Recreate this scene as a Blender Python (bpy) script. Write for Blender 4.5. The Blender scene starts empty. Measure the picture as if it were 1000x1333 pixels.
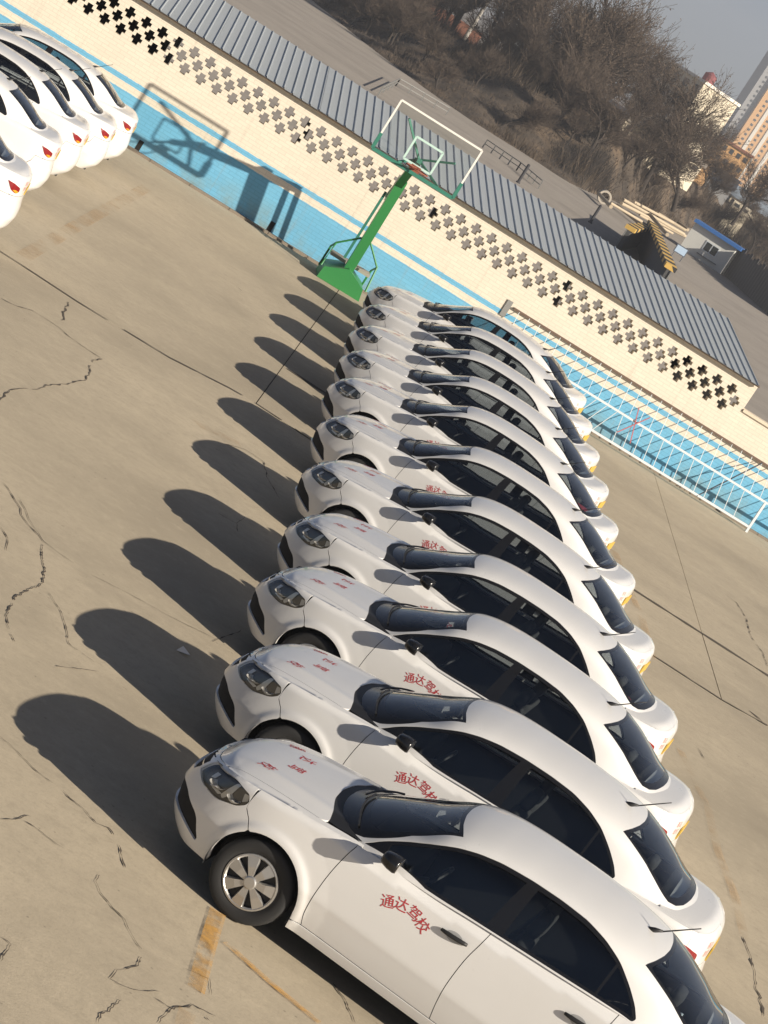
import bpy, bmesh, math, random
import numpy as np
from mathutils import Vector, Matrix
from mathutils.geometry import delaunay_2d_cdt

# ------------------------------------------------------------------ camera
scene = bpy.context.scene
COL = scene.collection
F_PX = 3306.875                                  # focal length in pixels of the 1000 x 1333 photograph
CAM = np.array([0.0, 0.0, 6.0344])
EX = np.array([0.84124611, 0.10098088, 0.53113825])
EY = np.array([0.54065237, -0.15712457, -0.82644231])
FW = np.array([0.0, 0.98240253, -0.18677598])
cam_data = bpy.data.cameras.new('camera')
cam_data.sensor_fit = 'VERTICAL'
cam_data.sensor_height = 24.0
cam_data.lens = F_PX / 1333.3 * 24.0
cam_data.clip_start = 0.1
cam_data.clip_end = 9000.0
cam = bpy.data.objects.new('camera', cam_data)
COL.objects.link(cam)
cam.matrix_world = Matrix(((EX[0], -EY[0], -FW[0], CAM[0]), (EX[1], -EY[1], -FW[1], CAM[1]),
                           (EX[2], -EY[2], -FW[2], CAM[2]), (0, 0, 0, 1)))
scene.camera = cam

# ------------------------------------------------------------------ sky, sun, exposure
SUN_EL = math.radians(25.8)
SUN_TRAVEL = math.radians(152.0)                 # direction in which shadows fall, from +X towards +Y
world = bpy.data.worlds.new('World')
scene.world = world
world.use_nodes = True
nt = world.node_tree
for nd in list(nt.nodes):
    nt.nodes.remove(nd)
wout = nt.nodes.new('ShaderNodeOutputWorld')
wbg = nt.nodes.new('ShaderNodeBackground')
wsky = nt.nodes.new('ShaderNodeTexSky')
wsky.sky_type = 'NISHITA'
wsky.sun_disc = False
wsky.sun_elevation = SUN_EL
sun_from = Vector((-math.cos(SUN_TRAVEL), -math.sin(SUN_TRAVEL), 0))
wsky.sun_rotation = math.atan2(sun_from.x, sun_from.y)
wsky.air_density = 0.45
wsky.dust_density = 1.0
wsky.ozone_density = 1.0
whs = nt.nodes.new('ShaderNodeHueSaturation')
whs.inputs['Saturation'].default_value = 1.0
wbg.inputs['Strength'].default_value = 0.05
nt.links.new(wsky.outputs['Color'], whs.inputs['Color'])
nt.links.new(whs.outputs['Color'], wbg.inputs['Color'])
nt.links.new(wbg.outputs[0], wout.inputs['Surface'])
sun_data = bpy.data.lights.new('sun', 'SUN')
sun_data.energy = 5.0
sun_data.angle = math.radians(0.55)
sun_data.color = (1.0, 0.90, 0.76)
sun = bpy.data.objects.new('sun', sun_data)
COL.objects.link(sun)
travel = Vector((math.cos(SUN_EL) * math.cos(SUN_TRAVEL), math.cos(SUN_EL) * math.sin(SUN_TRAVEL), -math.sin(SUN_EL)))
sun.rotation_euler = travel.to_track_quat('-Z', 'Y').to_euler()
scene.view_settings.view_transform = 'Standard'
scene.view_settings.look = 'None'
scene.view_settings.exposure = 0.70
scene.view_settings.gamma = 1.0
scene.view_settings.use_curve_mapping = False
scene.cycles.max_bounces = 8
scene.cycles.transparent_max_bounces = 12
scene.cycles.volume_bounces = 0

# ------------------------------------------------------------------ helpers
def ray(u, v):
    return FW + EX * (u - 500.0) / F_PX + EY * (v - 666.5) / F_PX
def on_z(u, v, z=0.0):
    r = ray(u, v)
    return CAM + r * (z - CAM[2]) / r[2]
def at_depth(u, v, dep):
    return CAM + ray(u, v) * dep
HW = 0.1623
WV = np.array([math.cos(HW), math.sin(HW), 0.0])        # along the wall
NV = np.array([-math.sin(HW), math.cos(HW), 0.0])       # from the yard through the wall
W0 = np.array([-3.32297578, 50.14967499, 0.0])
def on_wall(u, v, off=0.0):
    r = ray(u, v)
    t = ((W0 - NV * off - CAM) @ NV) / (r @ NV)
    p = CAM + r * t
    return float((p - W0) @ WV), float(p[2])
def wp(a, off, z):                                      # wall coordinates -> world; off towards the camera
    return tuple(W0 + WV * a - NV * off + np.array([0, 0, z]))

def setp(o, label=None, cat=None, group=None, kind=None):
    if label: o['label'] = label
    if cat: o['category'] = cat
    if group: o['group'] = group
    if kind: o['kind'] = kind
    return o
def new_obj(name, mesh, parent=None, loc=None, rotz=None):
    o = bpy.data.objects.new(name, mesh)
    COL.objects.link(o)
    if parent is not None: o.parent = parent
    if loc is not None: o.location = loc
    if rotz is not None: o.rotation_euler = (0, 0, rotz)
    return o
def empty(name, loc=(0, 0, 0), rotz=0.0, parent=None):
    o = new_obj(name, None, parent, loc, rotz)
    o.empty_display_size = 0.2
    return o
def mesh_from(name, verts, faces, mats, mids=None, smooth=False, normals=None):
    me = bpy.data.meshes.new(name)
    me.from_pydata([tuple(map(float, v)) for v in verts], [], [tuple(int(i) for i in f) for f in faces])
    for m in (mats if isinstance(mats, (list, tuple)) else [mats]):
        me.materials.append(m)
    if mids is not None:
        me.polygons.foreach_set('material_index', np.array(mids, dtype=np.int32))
    if smooth:
        me.polygons.foreach_set('use_smooth', np.ones(len(me.polygons), dtype=bool))
    me.update()
    if normals is not None:
        me.normals_split_custom_set_from_vertices([tuple(map(float, n)) for n in normals])
    return me

class MB:
    """collects plain shapes into one mesh"""
    def __init__(s):
        s.v = []; s.f = []; s.m = []
    def add(s, verts, faces, mi=0):
        o = len(s.v)
        s.v += [tuple(map(float, p)) for p in verts]
        s.f += [tuple(i + o for i in f) for f in faces]
        s.m += [mi] * len(faces)
        return s
    def box(s, lo, hi, mi=0, M=None):
        x0, y0, z0 = lo; x1, y1, z1 = hi
        P = [(x0,y0,z0),(x1,y0,z0),(x1,y1,z0),(x0,y1,z0),(x0,y0,z1),(x1,y0,z1),(x1,y1,z1),(x0,y1,z1)]
        if M is not None: P = [tuple(M @ Vector(p)) for p in P]
        return s.add(P, [(0,3,2,1),(4,5,6,7),(0,1,5,4),(1,2,6,5),(2,3,7,6),(3,0,4,7)], mi)
    def bar(s, p, q, w, h=None, mi=0, up=(0,0,1)):
        """square bar from p to q"""
        h = h or w
        p = Vector(p); q = Vector(q); d = (q - p).normalized(); u = Vector(up)
        if abs(d.dot(u)) > 0.99: u = Vector((0, 1, 0))
        a = d.cross(u).normalized(); b = a.cross(d).normalized()
        P = []
        for c in (p, q):
            for sx, sy in ((-1,-1),(1,-1),(1,1),(-1,1)):
                P.append(tuple(c + a * sx * w / 2 + b * sy * h / 2))
        return s.add(P, [(3,2,1,0),(4,5,6,7),(0,1,5,4),(1,2,6,5),(2,3,7,6),(3,0,4,7)], mi)
    def tube(s, pts, rad, n=8, mi=0, cap=True):
        pts = [Vector(p) for p in pts]
        rads = rad if isinstance(rad, (list, tuple)) else [rad] * len(pts)
        rings = []
        for i, p in enumerate(pts):
            d = (pts[min(i + 1, len(pts) - 1)] - pts[max(i - 1, 0)]).normalized()
            u = Vector((0, 0, 1)) if abs(d.z) < 0.95 else Vector((1, 0, 0))
            a = d.cross(u).normalized(); b = d.cross(a).normalized()
            rings.append([tuple(p + (a * math.cos(2*math.pi*k/n) + b * math.sin(2*math.pi*k/n)) * rads[i]) for k in range(n)])
        V = [p for r in rings for p in r]
        Fc = []
        for i in range(len(rings) - 1):
            for k in range(n):
                Fc.append((i*n+k, i*n+(k+1) % n, (i+1)*n+(k+1) % n, (i+1)*n+k))
        if cap:
            Fc.append(tuple(reversed(range(n)))); Fc.append(tuple(range((len(rings)-1)*n, len(rings)*n)))
        return s.add(V, Fc, mi)
    def lathe(s, prof, n=24, mi=0, axis='y', c=(0,0,0)):
        """prof: list of (radius, offset along axis)"""
        V = []
        for r, t in prof:
            for k in range(n):
                a = 2 * math.pi * k / n
                if axis == 'y': V.append((c[0] + r*math.cos(a), c[1] + t, c[2] + r*math.sin(a)))
                else: V.append((c[0] + r*math.cos(a), c[1] + r*math.sin(a), c[2] + t))
        Fc = []
        for i in range(len(prof) - 1):
            for k in range(n):
                Fc.append((i*n+k, i*n+(k+1) % n, (i+1)*n+(k+1) % n, (i+1)*n+k))
        return s.add(V, Fc, mi)
    def mesh(s, name, mats, smooth=False):
        return mesh_from(name, s.v, s.f, mats, s.m, smooth)
    def obj(s, name, mats, parent=None, loc=None, rotz=None, smooth=False):
        return new_obj(name, s.mesh(name, mats, smooth), parent, loc, rotz)

# ------------------------------------------------------------------ materials
def mat(name, color=(0.5, 0.5, 0.5), rough=0.6, metal=0.0, coat=0.0, spec=0.5):
    m = bpy.data.materials.new(name)
    m.use_nodes = True
    b = m.node_tree.nodes['Principled BSDF']
    b.inputs['Base Color'].default_value = (*color, 1)
    b.inputs['Roughness'].default_value = rough
    b.inputs['Metallic'].default_value = metal
    b.inputs['Coat Weight'].default_value = coat
    b.inputs['Coat Roughness'].default_value = 0.05
    b.inputs['Specular IOR Level'].default_value = spec
    return m
class NT:
    def __init__(s, m):
        s.m = m; s.t = m.node_tree; s.b = s.t.nodes['Principled BSDF']
    def n(s, typ, **kw):
        nd = s.t.nodes.new('ShaderNode' + typ)
        for k, v in kw.items():
            if k in nd.inputs: nd.inputs[k].default_value = v
            else: setattr(nd, k, v)
        return nd
    def l(s, a, b): s.t.links.new(a, b)
    def co(s, kind='Object', scale=None):
        tc = s.n('TexCoord')
        if scale is None: return tc.outputs[kind]
        mp = s.n('Mapping'); mp.inputs['Scale'].default_value = scale
        s.l(tc.outputs[kind], mp.inputs[0]); return mp.outputs[0]
    def noise(s, co, scale, detail=4, rough=0.55):
        nd = s.n('TexNoise'); nd.inputs['Scale'].default_value = scale
        nd.inputs['Detail'].default_value = detail; nd.inputs['Roughness'].default_value = rough
        s.l(co, nd.inputs['Vector']); return nd.outputs['Fac']
    def ramp(s, fac, stops):
        r = s.n('ValToRGB'); e = r.color_ramp.elements
        while len(e) < len(stops): e.new(0.5)
        for i, (p, c) in enumerate(stops):
            e[i].position = p; e[i].color = (*c, 1) if len(c) == 3 else c
        s.l(fac, r.inputs['Fac']); return r.outputs['Color']
    def mix(s, fac, a, b, mode='MIX'):
        x = s.n('Mix', data_type='RGBA', blend_type=mode)
        for sock, val in ((x.inputs['Factor'], fac), (x.inputs['A'], a), (x.inputs['B'], b)):
            pass
        def put(sock, val):
            if isinstance(val, (int, float)): sock.default_value = val
            elif isinstance(val, tuple): sock.default_value = (*val, 1) if len(val) == 3 else val
            else: s.l(val, sock)
        put(x.inputs[0], fac); put(x.inputs[6], a); put(x.inputs[7], b)
        return x.outputs[2]
    def math(s, op, a, b=0.0):
        x = s.n('Math', operation=op)
        for i, val in enumerate((a, b)):
            if isinstance(val, (int, float)): x.inputs[i].default_value = val
            else: s.l(val, x.inputs[i])
        return x.outputs[0]
    def bump(s, h, strength=0.3, dist=0.01):
        b = s.n('Bump'); b.inputs['Strength'].default_value = strength; b.inputs['Distance'].default_value = dist
        s.l(h, b.inputs['Height']); s.l(b.outputs[0], s.b.inputs['Normal']); return b
    def color(s, c): s.l(c, s.b.inputs['Base Color'])
    def rough(s, c): s.l(c, s.b.inputs['Roughness'])
def glass_mat(name, tint, rough=0.0, refl=1.0):
    m = bpy.data.materials.new(name); m.use_nodes = True; t = m.node_tree
    for nd in list(t.nodes): t.nodes.remove(nd)
    out = t.nodes.new('ShaderNodeOutputMaterial'); mx = t.nodes.new('ShaderNodeMixShader')
    tr = t.nodes.new('ShaderNodeBsdfTransparent'); gl = t.nodes.new('ShaderNodeBsdfGlossy'); lw = t.nodes.new('ShaderNodeLayerWeight')
    tr.inputs['Color'].default_value = (*tint, 1); gl.inputs['Roughness'].default_value = rough
    gl.inputs['Color'].default_value = (refl, refl, refl, 1)
    lw.inputs['Blend'].default_value = .5
    pw = t.nodes.new('ShaderNodeMath'); pw.operation = 'POWER'; pw.inputs[1].default_value = 5.0; t.links.new(lw.outputs['Facing'], pw.inputs[0])
    ma = t.nodes.new('ShaderNodeMath'); ma.operation = 'MULTIPLY_ADD'; ma.inputs[1].default_value = .92; ma.inputs[2].default_value = .065; t.links.new(pw.outputs[0], ma.inputs[0])
    t.links.new(ma.outputs[0], mx.inputs[0]); t.links.new(tr.outputs[0], mx.inputs[1]); t.links.new(gl.outputs[0], mx.inputs[2])
    t.links.new(mx.outputs[0], out.inputs['Surface'])
    return m
MATS = {}
def _paint():
    m = mat('white_car_paint', (.60,.595,.58), .32, 0, .7); k = NT(m); co = k.co()
    n = k.noise(co, 2.2, 5, .6); n2 = k.noise(co, 40, 2)
    k.color(k.mix(k.math('MULTIPLY', n, .5), (.70,.695,.68), (.63,.61,.575)))
    k.rough(k.ramp(n, [(.3,(.26,.26,.26)), (.75,(.42,.42,.42))]))
    return m
MATS['paint'] = _paint()
MATS['black'] = mat('black_plastic', (.012,.012,.013), .55)
MATS['black_gloss'] = mat('black_gloss', (.010,.010,.011), .22)
MATS['inner'] = mat('dark_seam', (.01,.01,.01), .9)
MATS['chrome'] = mat('chrome', (.80,.80,.79), .22, 1.0)
MATS['reflector'] = mat('lamp_reflector', (.52,.51,.48), .3, .5)
MATS['cup'] = mat('cup_shade', (.36,.36,.355), .3, 0, .6)  # grey darker than the paint, for shading in the hollow cup
MATS['lamp_dark'] = mat('lamp_housing', (.065,.058,.046), .35, .3)
MATS['lens'] = glass_mat('clear_lens', (.95,.95,.94))
MATS['glass'] = glass_mat('window_glass', (.62,.66,.67))
MATS['glass_side'] = glass_mat('tinted_glass', (.50,.53,.54))
MATS['red_letter'] = mat('red_letter', (.43,.035,.042), .55)
MATS['tail_red'] = mat('tail_red', (.20,.010,.012), .25, 0, .5)
MATS['faded_letter'] = mat('faded_red_letter', (.52,.20,.17), .6)
MATS['tail_amber'] = mat('tail_amber', (.75,.28,.02), .2, 0, .6)
MATS['plate'] = mat('plate_yellow', (.50,.33,.05), .5)
MATS['rubber'] = mat('rubber', (.018,.018,.018), .8)
MATS['silver'] = mat('wheel_silver', (.50,.49,.47), .35, .75)
MATS['dark_metal'] = mat('wheel_dark', (.02,.02,.02), .6)
MATS['seat'] = mat('seat_fabric', (.055,.055,.055), .9)
MATS['dash'] = mat('dashboard', (.03,.03,.032), .7)
# ------------------------------------------------------------------ the sedan (built once, copied)
# local frame: x from nose to tail, y from the left side (negative) to the right, z up
def pchip(xs, ys):
    xs = np.array(xs, float); ys = np.array(ys, float)
    h = np.diff(xs); dl = np.diff(ys) / h
    m = np.zeros_like(ys)
    for i in range(1, len(xs) - 1):
        if dl[i-1] * dl[i] > 0:
            w1 = 2*h[i] + h[i-1]; w2 = h[i] + 2*h[i-1]
            m[i] = (w1 + w2) / (w1/dl[i-1] + w2/dl[i])
    m[0] = dl[0]; m[-1] = dl[-1]
    def f(x):
        x = np.clip(np.asarray(x, float), xs[0], xs[-1])
        i = np.clip(np.searchsorted(xs, x) - 1, 0, len(xs) - 2)
        t = (x - xs[i]) / h[i]
        return ((1+2*t)*(1-t)**2*ys[i] + t*(1-t)**2*h[i]*m[i] + t*t*(3-2*t)*ys[i+1] + t*t*(t-1)*h[i]*m[i+1])
    return f
def crom(P, n=14, closed=False):
    """centripetal-like smooth curve through points"""
    P = [np.array(p, float) for p in P]; out = []
    N = len(P)
    for i in range(N if closed else N - 1):
        p0 = P[(i-1) % N] if closed or i > 0 else 2*P[0] - P[1]
        p1 = P[i]; p2 = P[(i+1) % N]
        p3 = P[(i+2) % N] if closed or i + 2 < N else 2*P[-1] - P[-2]
        for k in range(n):
            t = k / n
            out.append(0.5*((2*p1) + (-p0+p2)*t + (2*p0-5*p1+4*p2-p3)*t*t + (-p0+3*p1-3*p2+p3)*t**3))
    if not closed: out.append(P[-1])
    return np.array(out)
def resample(P, step, closed=True):
    P = np.array(P, float)
    Q = np.vstack([P, P[:1]]) if closed else P
    out = []
    for i in range(len(Q) - 1):
        L = np.linalg.norm(Q[i+1] - Q[i]); k = max(1, int(math.ceil(L / step)))
        for j in range(k): out.append(Q[i] + (Q[i+1] - Q[i]) * j / k)
    if not closed: out.append(Q[-1])
    return np.array(out)
def rounded(P, r, n=4):
    """polygon with rounded corners; r one radius or one for each corner"""
    P = [np.array(p, float) for p in P]; N = len(P); out = []
    for i in range(N):
        rr = r[i] if isinstance(r, (list, tuple)) else r
        a, b, c = P[i-1], P[i], P[(i+1) % N]
        da = a - b; dc = c - b; la = np.linalg.norm(da); lc = np.linalg.norm(dc)
        rr = min(rr, la*0.45, lc*0.45)
        if rr < 1e-4: out.append(b); continue
        p = b + da/la*rr; q = b + dc/lc*rr
        for k in range(n + 1):
            t = k / n; out.append((1-t)**2*p + 2*t*(1-t)*b + t*t*q)
    return np.array(out)
def inside(P, poly):
    x, y = P[:, 0], P[:, 1]; r = np.zeros(len(P), bool)
    n = len(poly); j = n - 1
    for i in range(n):
        xi, yi = poly[i]; xj, yj = poly[j]
        if yi != yj:
            c = ((yi > y) != (yj > y)) & (x < (xj - xi) * (y - yi) / (yj - yi) + xi)
            r ^= c
        j = i
    return r

# --- plan outline of the lower body (left half)
_plan = crom([(0,0),(.012,.22),(.04,.42),(.105,.59),(.22,.715),(.40,.79),(.66,.832),(1.0,.848),(1.6,.853),(2.6,.853),
              (3.35,.848),(3.85,.828),(4.17,.785),(4.345,.69),(4.43,.52),(4.475,.28),(4.487,0)], 24)
_pl = np.concatenate([[0], np.cumsum(np.linalg.norm(np.diff(_plan, axis=0), axis=1))])
S_END = _pl[-1]
def plan(s): return np.interp(s, _pl, _plan[:, 0]), np.interp(s, _pl, _plan[:, 1])
def s_of_x(x): return np.interp(x, _plan[:, 0], _pl)
z_edge = pchip([0,.05,.1,.2,.32,.5,.8,1.1,1.35,1.95,2.37,2.8,3.19,3.5,3.95,4.25,4.40,4.487],
               [.745,.768,.79,.815,.832,.850,.884,.919,.945,.968,.998,1.024,1.045,1.058,1.075,1.078,1.072,1.066])
_side = pchip([.15,.22,.32,.44,.50,.62,.76,.88,.94,1.1], [.095,.066,.036,.010,.0,.002,.009,.021,.030,.055])
_front = pchip([.15,.20,.27,.36,.46,.56,.64,.70,.80], [.14,.09,.035,.002,.0,.014,.038,.066,.135])
_rear = pchip([.2,.28,.36,.50,.60,.72,.86,.98,1.08], [.10,.045,.006,.0,.008,.035,.05,.048,.062])
WHEEL_X = (0.905, 3.508)
WHEEL_R = 0.303
def wsurf(P):
    """lower body: P = (arc length round the plan, height) of the left half"""
    s = P[:, 0]; z = P[:, 1]
    x, y = plan(s)
    zt = z_edge(x)
    fx = np.clip(1 - x/0.75, 0, 1)**1.0; fx = fx*fx*(3-2*fx)
    rx = np.clip(1 - (4.487-x)/0.55, 0, 1); rx = rx*rx*(3-2*rx)
    sd = 1 - np.clip(fx*0.0 + rx*0.0, 0, 1)
    # crease height rises to the rear; shift the side profile by it
    zc = 0.905 + 0.062*(x-2.0)*np.clip((x-1.2)/0.4, 0, 1)
    zz = np.where(z > 0.55, 0.55 + (z-0.55)*(0.88-0.55)/np.maximum(zc-0.55, 0.2), z)
    ins = _side(zz)
    top = np.clip((z - (zc - 0.004)) / np.maximum(zt - zc + 0.004, 0.02), 0, 1.6)
    mid = np.clip((x-1.25)/0.25, 0, 1)*np.clip((3.95-x)/0.5, 0, 1)
    ins = ins + mid*0.048*top
    # rounded shoulder towards bonnet and boot
    r = 0.055
    tt = np.clip((z - (zt - r))/r, 0, 1)
    ins = ins + (1-mid)*r*0.75*(1-np.sqrt(np.clip(1-tt*tt*0.96, 0, 1)))
    for wx in WHEEL_X:
        rr = np.sqrt((x-wx)**2 + (z-0.302)**2)
        ins = ins - 0.015/(1+np.exp(np.clip((rr-0.402)/0.011, -40, 40))) - 0.008*np.clip(1-abs(rr-0.36)/0.2, 0, 1)
    # inset along the outward plan normal
    e = 2e-3
    xa, ya = plan(np.clip(s-e, 0, S_END)); xb, yb = plan(np.clip(s+e, 0, S_END))
    tx, ty = xb-xa, yb-ya; L = np.sqrt(tx*tx+ty*ty)+1e-9
    nx, ny = -ty/L, tx/L          # outward for the half with positive y
    X = x - nx*ins*np.where(abs(nx) > .0, 1, 1) + _front(z)*fx - _rear(z)*rx
    Y = np.maximum(y - ny*ins, 0)
    return np.stack([X, -Y, z], 1)

# --- bonnet, boot lid: height fields over the plan
_es = np.linspace(0, S_END, 700)
_ex = plan(_es)[0]
_edge = wsurf(np.stack([_es, z_edge(_ex)], 1))
_fi = _ex <= 2.3; _ri = _ex >= 2.3
def _mono(x, *arr):
    o = np.argsort(x); return [x[o]] + [a[o] for a in arr]
_fx, _fy, _fz = _mono(_edge[_fi][:, 0], -_edge[_fi][:, 1], _edge[_fi][:, 2])
_rx, _ry, _rz = _mono(_edge[_ri][:, 0], -_edge[_ri][:, 1], _edge[_ri][:, 2])
_hc = pchip([.10,.13,.16,.2,.25,.3,.4,.5,.65,.8,1.0,1.2,1.5], [.758,.779,.797,.817,.837,.854,.880,.900,.924,.945,.970,.99,1.01])
_tc = pchip([3.7,3.95,4.15,4.3,4.385,4.43], [1.115,1.112,1.110,1.108,1.106,1.104])
def _byy(E):
    yy = -E[:, 1]; k = [0]
    for i in range(1, len(yy)):
        if yy[i] > yy[k[-1]]+1e-5: k.append(i)
    return yy[k], E[k, 0], E[k, 2]
_fyk, _fxk, _fzk = _byy(_edge[_ex < .9])
_ryk, _rxk, _rzk = _byy(_edge[_ex > 3.6][::-1])
def hood(P):
    x, y = P[:, 0], P[:, 1]
    e = np.maximum(np.interp(np.maximum(x, .36), _fx, _fy), 1e-3); ze = np.interp(x, _fx, _fz)
    v = np.clip(abs(y)/e, 0, 1)
    zc = np.maximum(_hc(x), ze)
    ridge = 0.010*np.exp(-((abs(y)-(0.36+0.20*(x-0.2)))/0.07)**2)*np.clip((x-.25)/.3, 0, 1)
    xf = np.interp(abs(y), _fyk, _fxk); r = np.clip((x-xf)/.10, 0, 1); r = r*(2-r)
    ze = np.where(r < 1, ze*r + np.interp(abs(y), _fyk, _fzk)*(1-r), ze)
    return np.stack([x, y, ze + ((zc-ze)*(1-v**2.6) + ridge*(1-v**8))*r], 1)
def boot(P):
    x, y = P[:, 0], P[:, 1]
    e = np.maximum(np.interp(np.minimum(x, 4.17), _rx, _ry), 1e-3); ze = np.interp(x, _rx, _rz)
    v = np.clip(abs(y)/e, 0, 1)
    zc = np.maximum(_tc(x), ze)
    xr_ = np.interp(abs(y), _ryk, _rxk); r = np.clip((xr_-x)/.10, 0, 1); r = r*(2-r)
    ze = np.where(r < 1, ze*r + np.interp(abs(y), _ryk, _rzk)*(1-r), ze)
    return np.stack([x, y, ze + (zc-ze)*(1-v**3.2)*r], 1)

# --- upper body (glasshouse and roof)
_zc = pchip([.95,1.06,1.3,1.55,1.8,1.95,2.15,2.4,2.65,2.9,3.15,3.4,3.6,3.8,3.98,4.16],
            [.955,.992,1.118,1.252,1.388,1.428,1.455,1.468,1.470,1.464,1.446,1.405,1.345,1.258,1.165,1.095])
_zb = pchip([.95,1.1,1.35,1.95,2.37,2.8,3.19,3.5,3.95,4.2], [.905,.915,.938,.962,.992,1.018,1.039,1.052,1.066,1.068])
_yb = pchip([.95,1.1,1.35,1.7,2.2,2.8,3.3,3.6,3.9,4.2], [.70,.725,.765,.790,.802,.802,.792,.770,.715,.62])
_bow = pchip([.9,1.06,1.4,1.8,2.1,2.3,2.9,3.2,3.45,3.8,4.2], [.27,.26,.20,.10,.025,0,0,-.02,-.06,-.10,-.13])
def _fh(h): return (1-0.165*h)*np.sqrt(np.clip(1-h**10, 0, 1))
def tsurf(P):
    """upper body: P = (station, Q), Q = -1 left belt .. 0 centre line .. 1 right belt"""
    x, Q = P[:, 0], P[:, 1]
    q2 = np.clip(Q*Q, 0, 1); h = 1 - q2
    f = _fh(h)
    zb, zc, yb = _zb(x), _zc(x), _yb(x)
    return np.stack([x + _bow(x)*f*f, np.sign(Q)*f*yb, zb + (zc-zb)*h], 1)
def t_side(X, Z, sgn=-1):
    """side view point -> (station, Q)"""
    X = np.asarray(X, float); Z = np.asarray(Z, float); x = X.copy()
    for _ in range(60):
        h = np.clip((Z-_zb(x))/(_zc(x)-_zb(x)), 0, 0.9995)
        x = 0.5*x + 0.5*(X - _bow(x)*_fh(h)**2)
    h = np.clip((Z-_zb(x))/(_zc(x)-_zb(x)), 0, 0.9995)
    return np.stack([x, sgn*np.sqrt(1-h)], 1)
_ht = np.linspace(0, 1, 4000); _ft = _fh(_ht)
def t_top(X, Y):
    X = np.asarray(X, float); Y = np.asarray(Y, float); x = X.copy()
    for _ in range(60):
        f = np.clip(abs(Y)/_yb(x), 0, 0.999)
        x = 0.5*x + 0.5*(X - _bow(x)*f*f)
    f = np.clip(abs(Y)/_yb(x), 0, 0.999)
    h = np.interp(-f, -_ft, _ht)
    return np.stack([x, np.sign(Y)*np.sqrt(1-h)], 1)

def panel(surf, outers, holes=(), h=0.035, skirt=0.012, mirror=False, off=0.0, asp=1.0, flip=False, keep=None):
    """mesh data of a trimmed piece of a surface: (verts, faces, normals)"""
    if isinstance(outers, np.ndarray) and outers.ndim == 2: outers = [outers]
    V2 = []; E = []
    for poly in list(outers) + list(holes):
        poly = np.array(poly, float).copy(); poly[:, 1] *= asp
        R = resample(poly, h); o = len(V2)
        V2 += [tuple(p) for p in R]
        E += [(o+i, o+(i+1) % len(R)) for i in range(len(R))]
    B = np.array(V2)
    lo, hi = B.min(0), B.max(0)
    gx = np.arange(lo[0]+h/2, hi[0], h); gy = np.arange(lo[1]+h/2, hi[1], h*0.87)
    G = np.array([(x + (h/2 if j % 2 else 0), y) for j, y in enumerate(gy) for x in gx]) if len(gx) and len(gy) else np.zeros((0, 2))
    outs = [np.array(p, float)*np.array([1, asp]) for p in outers]; hls = [np.array(p, float)*np.array([1, asp]) for p in holes]
    def ok(P):
        r = np.zeros(len(P), bool)
        for p in outs: r |= inside(P, p)
        for p in hls: r &= ~inside(P, p)
        return r
    if len(G):
        G = G[ok(G)]
        if len(G):
            d2 = np.full(len(G), 9.0)
            for c in range(0, len(B), 400):
                d2 = np.minimum(d2, ((G[:, None, :]-B[None, c:c+400, :])**2).sum(2).min(1))
            G = G[d2 > (0.5*h)**2]
    allv = V2 + [tuple(p) for p in G]
    rv, re, rf, ov, oe, of = delaunay_2d_cdt([Vector(p) for p in allv], E, [], 0, 1e-6)
    rv = np.array([(v[0], v[1]) for v in rv])
    tri = np.array([f for f in rf if len(f) == 3])
    cen = rv[tri].mean(1)
    tri = tri[ok(cen)]
    if keep is not None: pass
    used = np.unique(tri); remap = -np.ones(len(rv), int); remap[used] = np.arange(len(used))
    rv = rv[used]; tri = remap[tri]
    P2 = rv/np.array([1, asp])
    S = surf(P2); e = 1.5e-3
    du = surf(P2+[e, 0]) - surf(P2-[e, 0]); dv = surf(P2+[0, e]) - surf(P2-[0, e])
    Nn = np.cross(du, dv); Nn /= np.linalg.norm(Nn, axis=1)[:, None] + 1e-12
    cnt = S.mean(0)
    ref = S - np.array([2.25, 0, 0.6]); ref[:, 0] *= 0.25
    if flip: ref = -ref
    sg = np.sign((Nn*ref).sum(1)); sg = np.where(sg == 0, 1, sg)
    if abs(sg.sum()) > 0.6*len(sg): sg = np.full(len(sg), np.sign(sg.sum()))
    Nn *= sg[:, None]
    S = S + Nn*off
    a, b, c = S[tri[:, 0]], S[tri[:, 1]], S[tri[:, 2]]
    fn = np.cross(b-a, c-a)
    bad = (fn*Nn[tri[:, 0]]).sum(1) < 0
    tri[bad] = tri[bad][:, [0, 2, 1]]
    verts = S.copy(); norms = Nn.copy(); faces = [tuple(t) for t in tri]
    if skirt:
        ed = {}
        for t in tri:
            for i in range(3):
                k = (t[i], t[(i+1) % 3])
                if (k[1], k[0]) in ed: del ed[(k[1], k[0])]
                else: ed[k] = 1
        bv = {}; ev = []; en = []
        base = len(verts)
        for (i, j) in ed:
            q = []
            for t in (i, j):
                if t not in bv:
                    bv[t] = base + len(ev)
                    ev.append(S[t]); en.append((0, 0, 0)); ev.append(S[t] - Nn[t]*skirt); en.append((0, 0, 0))
                q.append(bv[t])
            faces.append((q[1], q[0], q[0]+1, q[1]+1))
        if ev:
            verts = np.vstack([verts, np.array(ev)]); norms = np.vstack([norms, np.array(en)])
    if mirror:
        verts = verts*np.array([1, -1, 1]); norms = norms*np.array([1, -1, 1])
        faces = [tuple(reversed(f)) for f in faces]
    return verts, faces, norms
def join(*ds):
    V = []; Fc = []; Nn = []; o = 0
    for v, f, n in ds:
        V.append(v); Nn.append(n); Fc += [tuple(i+o for i in t) for t in f]; o += len(v)
    return np.vstack(V), Fc, np.vstack(Nn)
def pmesh(name, d, m):
    return mesh_from(name, d[0], d[1], m, None, True, d[2])
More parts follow.
